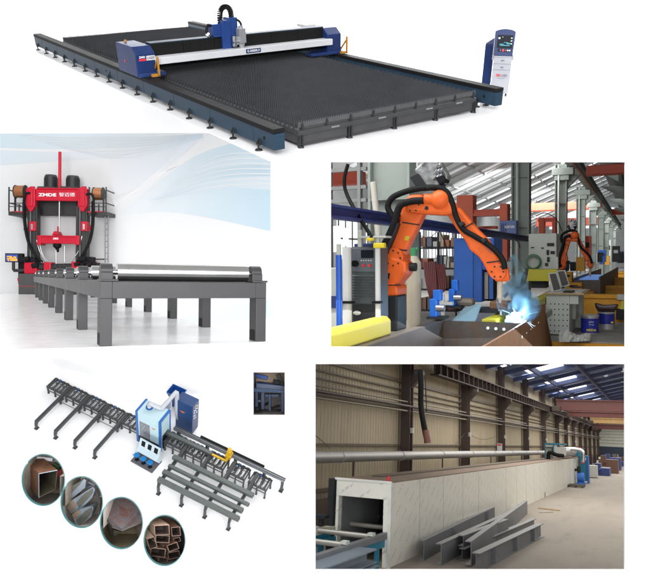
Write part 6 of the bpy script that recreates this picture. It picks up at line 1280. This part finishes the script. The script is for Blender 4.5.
labs = ['teal oval rim around the rusty square tube', 'teal oval rim around the pale cut tube ends', 'teal oval rim around the rusty plate corner', 'teal oval rim around the stacked steel profiles']
cases = ['dim case behind the oval with the single square tube', 'pale floored case behind the oval with three cut tubes', 'brown case behind the oval with the plate corner', 'dark case behind the oval with the stacked profiles']
cm = [mat('case_a', (.2, .17, .14), .7, var=.3, scale=3), mat('case_b', (.46, .41, .37), .7, var=.2, scale=3), mat('case_c', (.17, .14, .085), .7, var=.3, scale=3), mat('case_d', (.06, .045, .04), .7, var=.3, scale=3)]
for i, (a, b, rx, ry) in enumerate(OVALS):
    c0 = PX(a, b, 16.985); k = PAGE / FPX; m = MB(); n = 72; vs = []
    for s_, y in ((1.0, 16.985), (1.035, 16.985), (1.035, 17.0), (1.0, 17.06)):
        vs += [(c0.x + rx * k * s_ * cos(2 * pi * j / n), y, c0.z + ry * k * s_ * sin(2 * pi * j / n)) for j in range(n)]
    m.add(vs, [(q_ * n + j, q_ * n + (j + 1) % n, ((q_ + 1) % 4) * n + (j + 1) % n, ((q_ + 1) % 4) * n + j) for q_ in range(4) for j in range(n)])
    single(FP, 'oval_rim', labs[i], 'rim', m, RIM, base=c0, group='oval rims')
    boxed(a - rx - 1, b - ry - 1, a + rx + 1, b + ry + 1, 1.1, cases[i], cm[i])
RUSTY = mat('rusty_tube', (.16, .075, .04), .6, .2, var=.35, scale=2.5, col2=(.08, .04, .025), mix=(.45, .7), bump=.2)
RUSTE = mat('cut_edge', (.3, .35, .4), .3, .6)
GALV = mat('plate_bluegrey', (.17, .2, .235), .35, .5, var=.2, scale=4)
OLIVE = mat('cut_shade', (.045, .045, .035), .6, var=.3)
def q(u, v, y): return PX(u, v, y)
# 1: rusty square tube, open end towards the viewer
T = thing(FP, 'square_tube', 'rusty brown square steel tube with bright cut edges in the first oval', 'tube', q(47, 497, 17.3))
E1 = [q(39, 473.5, 17.15), q(57.5, 470, 17.3), q(55.5, 489.5, 17.3), q(39.2, 497.5, 17.15)]
dv = q(24, 460, 17.95) - q(39, 473.5, 17.15)
cen = sum(E1, V(0, 0, 0)) / 4; I1 = [cen + (p - cen) * .955 for p in E1]
m = MB(); back = [p + dv for p in E1]; bi = [p + dv for p in I1]
m.add(E1 + back, [(0, 4, 5, 1), (1, 5, 6, 2), (2, 6, 7, 3), (3, 7, 4, 0)]); part(T, 'shell', m, RUSTY)
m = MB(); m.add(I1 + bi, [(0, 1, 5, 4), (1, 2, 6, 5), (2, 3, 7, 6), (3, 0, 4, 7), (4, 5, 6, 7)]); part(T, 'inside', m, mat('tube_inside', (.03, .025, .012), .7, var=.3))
m = MB(); m.add(E1 + I1, [(0, 1, 5, 4), (1, 2, 6, 5), (2, 3, 7, 6), (3, 0, 4, 7)]); part(T, 'cut_edge', m, mat('edge_brown', (.06, .04, .03), .5))
m = MB(); m.bar(E1[0] - V(0, .01, 0), E1[3] - V(0, .01, 0), .02, .02); m.bar(E1[0] - V(0, .01, 0), E1[1] - V(0, .01, 0), .02, .02); part(T, 'bright_edge', m, RUSTE)
def loosebar(lab, a, b, w, h, mt, cat='bar', name='steel_bar'): m = MB(); m.bar(a, b, w, h); single(FP, name, lab, cat, m, mt, bevel=.01)
loosebar('dark red steel bar behind the square tube at the left', q(22, 487, 17.8), q(33, 482, 17.9), .16, .16, mat('bar_red', (.22, .03, .02), .6))
loosebar('dark red steel bar behind the square tube at the right', q(55, 475, 17.7), q(68, 470, 17.9), .12, .16, bpy.data.materials['bar_red'])
loosebar('dull red bar along the upper back of the first oval', q(30, 462, 18.0), q(56, 467, 18.0), .1, .1, mat('bar_brown', (.18, .06, .03), .6))
loosebar('white bright strip at the top of the first oval', q(36, 457.5, 18.05), q(53, 459.5, 18.05), .1, .09, WPAINT)
loosebar('dark green block at the upper right of the first oval', q(53, 465, 17.95), q(60, 468, 17.95), .14, .15, mat('block_green', (.015, .045, .012), .6))
loosebar('black upright bar at the right of the first oval', q(62.5, 470, 17.6), q(62.5, 482, 17.6), .07, .06, BLACK)
# 2: three cut tube ends, pale blue grey, with dark insides
def cut(lab, outer, inner, side, y):
    T = thing(FP, 'cut_tube', lab, 'tube', q(outer[0][0], outer[0][1], y), 'cut tubes of the second oval')
    m = MB(); P_ = [q(u, v, y) for u, v in outer]; m.prism(P_, (0, .3, 0)); part(T, 'shell', m, GALV, .005)
    m = MB(); P_ = [q(u, v, y - .012) for u, v in inner]; m.prism(P_, (0, .012, 0)); part(T, 'opening', m, OLIVE)  # flat plate over a solid shell, shade of the hollow in its colour
    m = MB(); P_ = [q(u, v, y - .006) for u, v in side]; m.prism(P_, (0, .3, 0)); part(T, 'side_wall', m, mat('side_brown', (.14, .1, .07), .5, .2, var=.3) if 'side_brown' not in bpy.data.materials else bpy.data.materials['side_brown'])
cut('upper cut steel tube with a pale triangular face in the second oval', [(84, 479), (86, 480), (85, 488), (72, 498.5), (66, 492), (67.5, 489.5)], [(83, 480), (79, 485.5), (72.5, 492), (70, 497), (67, 492), (71.5, 486)], [(66, 492), (70, 497.5), (69, 499), (65.5, 493)], 17.5)
cut('middle cut steel tube with a curved dark mouth in the second oval', [(93, 487), (95, 489.5), (92, 498), (80, 510), (71, 513.5), (66, 507), (73.5, 499)], [(93, 488), (92.5, 493), (86, 501), (79, 507.5), (76, 503), (84, 494)], [(66, 506.5), (72.5, 499.5), (76.5, 506), (71, 512.5)], 17.4)
cut('lower cut steel tube with a dark leaf shaped mouth in the second oval', [(92, 506), (93.5, 508), (91, 517), (80, 526.5), (77, 527), (72, 515), (80, 509)], [(92, 507), (92, 512), (86, 520), (79.5, 526), (76, 520.5), (85, 511)], [(72, 514.5), (79, 509.5), (81, 512), (75.5, 519.5)], 17.3)
for k, (a, b) in enumerate((((84, 480), (97, 487)), ((95, 486), (100, 505)), ((88, 506), (97, 503)), ((82, 489), (92, 486)))):
    loosebar(['thin grey rod at the top right of the second oval', 'thin grey rod along the right rim of the second oval', 'short dark rod crossing the right of the second oval', 'thin rod between the two upper cut tubes'][k], q(*a, 17.7), q(*b, 17.7), .04, .04, mat('rod_grey', (.12, .13, .17), .4, .5) if k == 0 else bpy.data.materials['rod_grey'], 'rod', 'steel_rod')
# 3: corner of a rusty plate with chamfered corner
T = thing(FP, 'steel_plate', 'rusty red brown steel plate corner with bluish mill scale in the third oval', 'plate', q(121, 520, 17.4))
top = [q(101, 511, 17.6), q(112, 525.5, 17.2), q(122, 529, 17.2), q(142.5, 520.5, 17.35), q(146, 505, 17.9), q(118, 494, 18.1), q(104, 503, 17.9)]
m = MB(); m.prism(top, (0, .02, -.055)); part(T, 'plate', m, mat('mill_scale', (.12, .11, .12), .5, .3, var=.2, scale=3, col2=(.13, .045, .03), mix=(.46, .66), mscale=5, bump=.15))
m = MB(); e_ = [q(101, 511.3, 17.58), q(112, 525.8, 17.18), q(122, 529.3, 17.18), q(142.5, 520.8, 17.33)]
m.add(e_ + [p - V(0, 0, .05) for p in e_], [(0, 1, 5, 4), (1, 2, 6, 5), (2, 3, 7, 6)]); part(T, 'edge', m, mat('edge_dark', (.07, .06, .055), .45, .4))
m = MB(); m.prism([q(102, 514, 17.62), q(111.5, 526.5, 17.25), (q(113.5, 538, 17.3)), q(109, 530, 17.5)], (0, .05, 0)); part(T, 'web', m, mat('web_dark', (.04, .035, .025), .6))
m = MB(); m.prism([q(114, 530, 17.35), q(122, 532, 17.35), q(117, 535, 17.4), q(113.5, 538, 17.4)], (0, .3, 0)); part(T, 'under_rib', m, bpy.data.materials['web_dark'])
# 4: stack of open steel profiles
PM = [mat('profile_tan', (.3, .21, .155), .5, .2, var=.2, scale=4), mat('profile_rust', (.17, .09, .06), .55, .2, var=.25, scale=4), mat('profile_pink', (.36, .26, .21), .5, .2, var=.15)]
spots = [(162, 530, 15, 10, 0, 'large open tan profile at the top of the stack in the fourth oval'), (162.5, 539, 14, 7.5, 0, 'flatter tan profile directly under the top one'), (152, 543, 8, 11, 2, 'long pinkish profile slanting in from the left of the stack'), (158, 552.5, 15, 8.5, 0, 'wide dark mouthed profile low in the stack'), (173, 547, 11, 7, 1, 'small rusty profile right of the stack middle'), (176, 531.5, 9, 9, 1, 'rusty profile at the upper right of the stack'), (174, 555, 12, 7, 1, 'rusty profile at the lower right of the stack'), (163, 561, 9, 7, 0, 'lowest small profile at the bottom of the stack'), (177, 540, 7, 4.5, 2, 'thin pinkish profile at the right rim of the stack'), (166.5, 548, 4.5, 7, 2, 'narrow upright pink profile in the stack middle')]
for i, (u, v, w, h, mi, lab) in enumerate(spots):
    y = 17.15 + i * .035; T = thing(FP, 'steel_profile', lab, 'profile', q(u, v + h / 2, y), 'stacked profiles of the fourth oval')
    ang = [-.05, .05, -.3, .1, -.35, -.1, -.2, .1, -.3, -.5][i]
    def rp_(du, dv_, y_): return q(u + du * cos(ang) - dv_ * sin(ang), v + du * sin(ang) + dv_ * cos(ang), y_)
    o_ = [rp_(-w / 2, -h / 2, y), rp_(w / 2, -h / 2, y), rp_(w / 2, h / 2, y), rp_(-w / 2, h / 2, y)]; t_ = .55
    i_ = [rp_(-w / 2 + t_, -h / 2 + t_, y), rp_(w / 2 - t_, -h / 2 + t_, y), rp_(w / 2 - t_, h / 2 - t_, y), rp_(-w / 2 + t_, h / 2 - t_, y)]
    dv2 = (q(u - 11, v - 8, y + .75) - q(u, v, y)) if i != 2 else (q(u - 14, v - 16, y + .75) - q(u, v, y))
    m = MB(); m.add(o_ + [p + dv2 for p in o_], [(0, 4, 5, 1), (1, 5, 6, 2), (2, 6, 7, 3), (3, 7, 4, 0)]); part(T, 'shell', m, PM[mi])
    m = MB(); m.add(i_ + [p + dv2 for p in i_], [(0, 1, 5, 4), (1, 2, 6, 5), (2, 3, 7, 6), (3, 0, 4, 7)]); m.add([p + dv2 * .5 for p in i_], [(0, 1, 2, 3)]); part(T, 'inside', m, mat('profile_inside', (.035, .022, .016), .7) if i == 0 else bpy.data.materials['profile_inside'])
    m = MB(); m.add(o_ + i_, [(0, 1, 5, 4), (1, 2, 6, 5), (2, 3, 7, 6), (3, 0, 4, 7)]); part(T, 'cut_edge', m, mat('profile_edge', (.2, .13, .1), .4, .3) if i == 0 else bpy.data.materials['profile_edge'])
# inset: dark blue steel table in a workshop
INS = boxed(252.5, 371.5, 285.6, 416, 1.0, 'grey floored case behind the small dark inset picture', mat('case_e', (.16, .145, .14), .7, var=.4, scale=4), 2.2)
m = MB(); m.prism([q(250, 372, 18.0), q(288, 372, 18.0), q(288, 393, 18.0), q(250, 393, 18.0)], (0, .04, 0)); part(INS, 'tan_board', m, mat('board_tan', (.36, .27, .19), .6, var=.2))
NVY = mat('inset_navy', (.014, .032, .08), .4, var=.25, scale=4)
T = thing(FP, 'steel_table', 'dark navy steel table with thick legs inside the small inset', 'table', q(272, 411, 17.5))
m = MB(); m.prism([q(256, 383, 17.4), q(285.5, 386, 17.4), q(285.5, 391, 17.35), q(256, 389.5, 17.35)], (0, .35, 0)); part(T, 'top', m, NVY, .01)
m = MB(); m.prism([q(253.5, 388, 17.3), q(285.5, 390.5, 17.3), q(285.5, 393, 17.3), q(253.5, 392, 17.3)], (0, .3, 0)); part(T, 'front_beam', m, mat('inset_slate', (.022, .045, .1), .4, .2, var=.2), .01)
for u0, u1, v0, v1 in ((261, 264.5, 391, 409.5), (268.5, 271, 394, 411), (281, 284.5, 392, 412), (255, 258, 391, 407)):
    m = MB(); m.prism([q(u0, v0, 17.4), q(u1, v0, 17.4), q(u1, v1, 17.4), q(u0, v1, 17.4)], (0, .1, 0)); part(T, 'leg', m, NVY, .01)
m = MB(); m.prism([q(265, 394.5, 17.45), q(279, 394.5, 17.45), q(278, 397, 17.45), q(266, 397, 17.45)], (0, .1, 0)); part(T, 'shelf', m, NVY)
loosebar('bright blue bar across the back of the small inset', q(254.5, 375, 17.9), q(267.5, 378, 17.9), .07, .1, mat('bar_blue', (.02, .1, .4), .4))
loosebar('black upright post at the back of the small inset', q(268, 372, 17.8), q(268, 383, 17.8), .08, .06, BLACK)
loosebar('dark machine arm hanging at the upper right of the inset', q(278, 374, 17.6), q(283, 387, 17.6), .1, .1, GDARK)
loosebar('dark machine head lying on the navy table', q(273, 381, 17.5), q(280, 383, 17.5), .12, .1, BLACK)
loosebar('dark clutter bar at the left of the inset floor', q(254, 400, 17.6), q(259, 411, 17.5), .2, .1, GDARK)
loosebar('black narrow post at the left edge of the inset', q(254.6, 372, 17.5), q(254.6, 412, 17.5), .05, .05, BLACK)

rb = random.Random(21)
for k, lab in enumerate(('pale crumpled scrap at the lower left of the inset floor', 'grey scrap lying behind the front legs of the navy table', 'dark flat offcut on the inset floor at the right', 'dull rod leaning on the navy table leg', 'thin pale rod lying over the navy table top')):
    u, v = ((256, 402), (275, 407), (278, 412), (266, 404), (270, 384))[k]; a = q(u - 3, v + 1.2, 17.5 + .08 * k); b = q(u + 4, v - 1.5, 17.7 + .05 * k)
    loosebar(lab, a, b, .07, .05, (LGREY, GREYM, BLACK, DARK, LGREY)[k], 'scrap', 'scrap_bar')
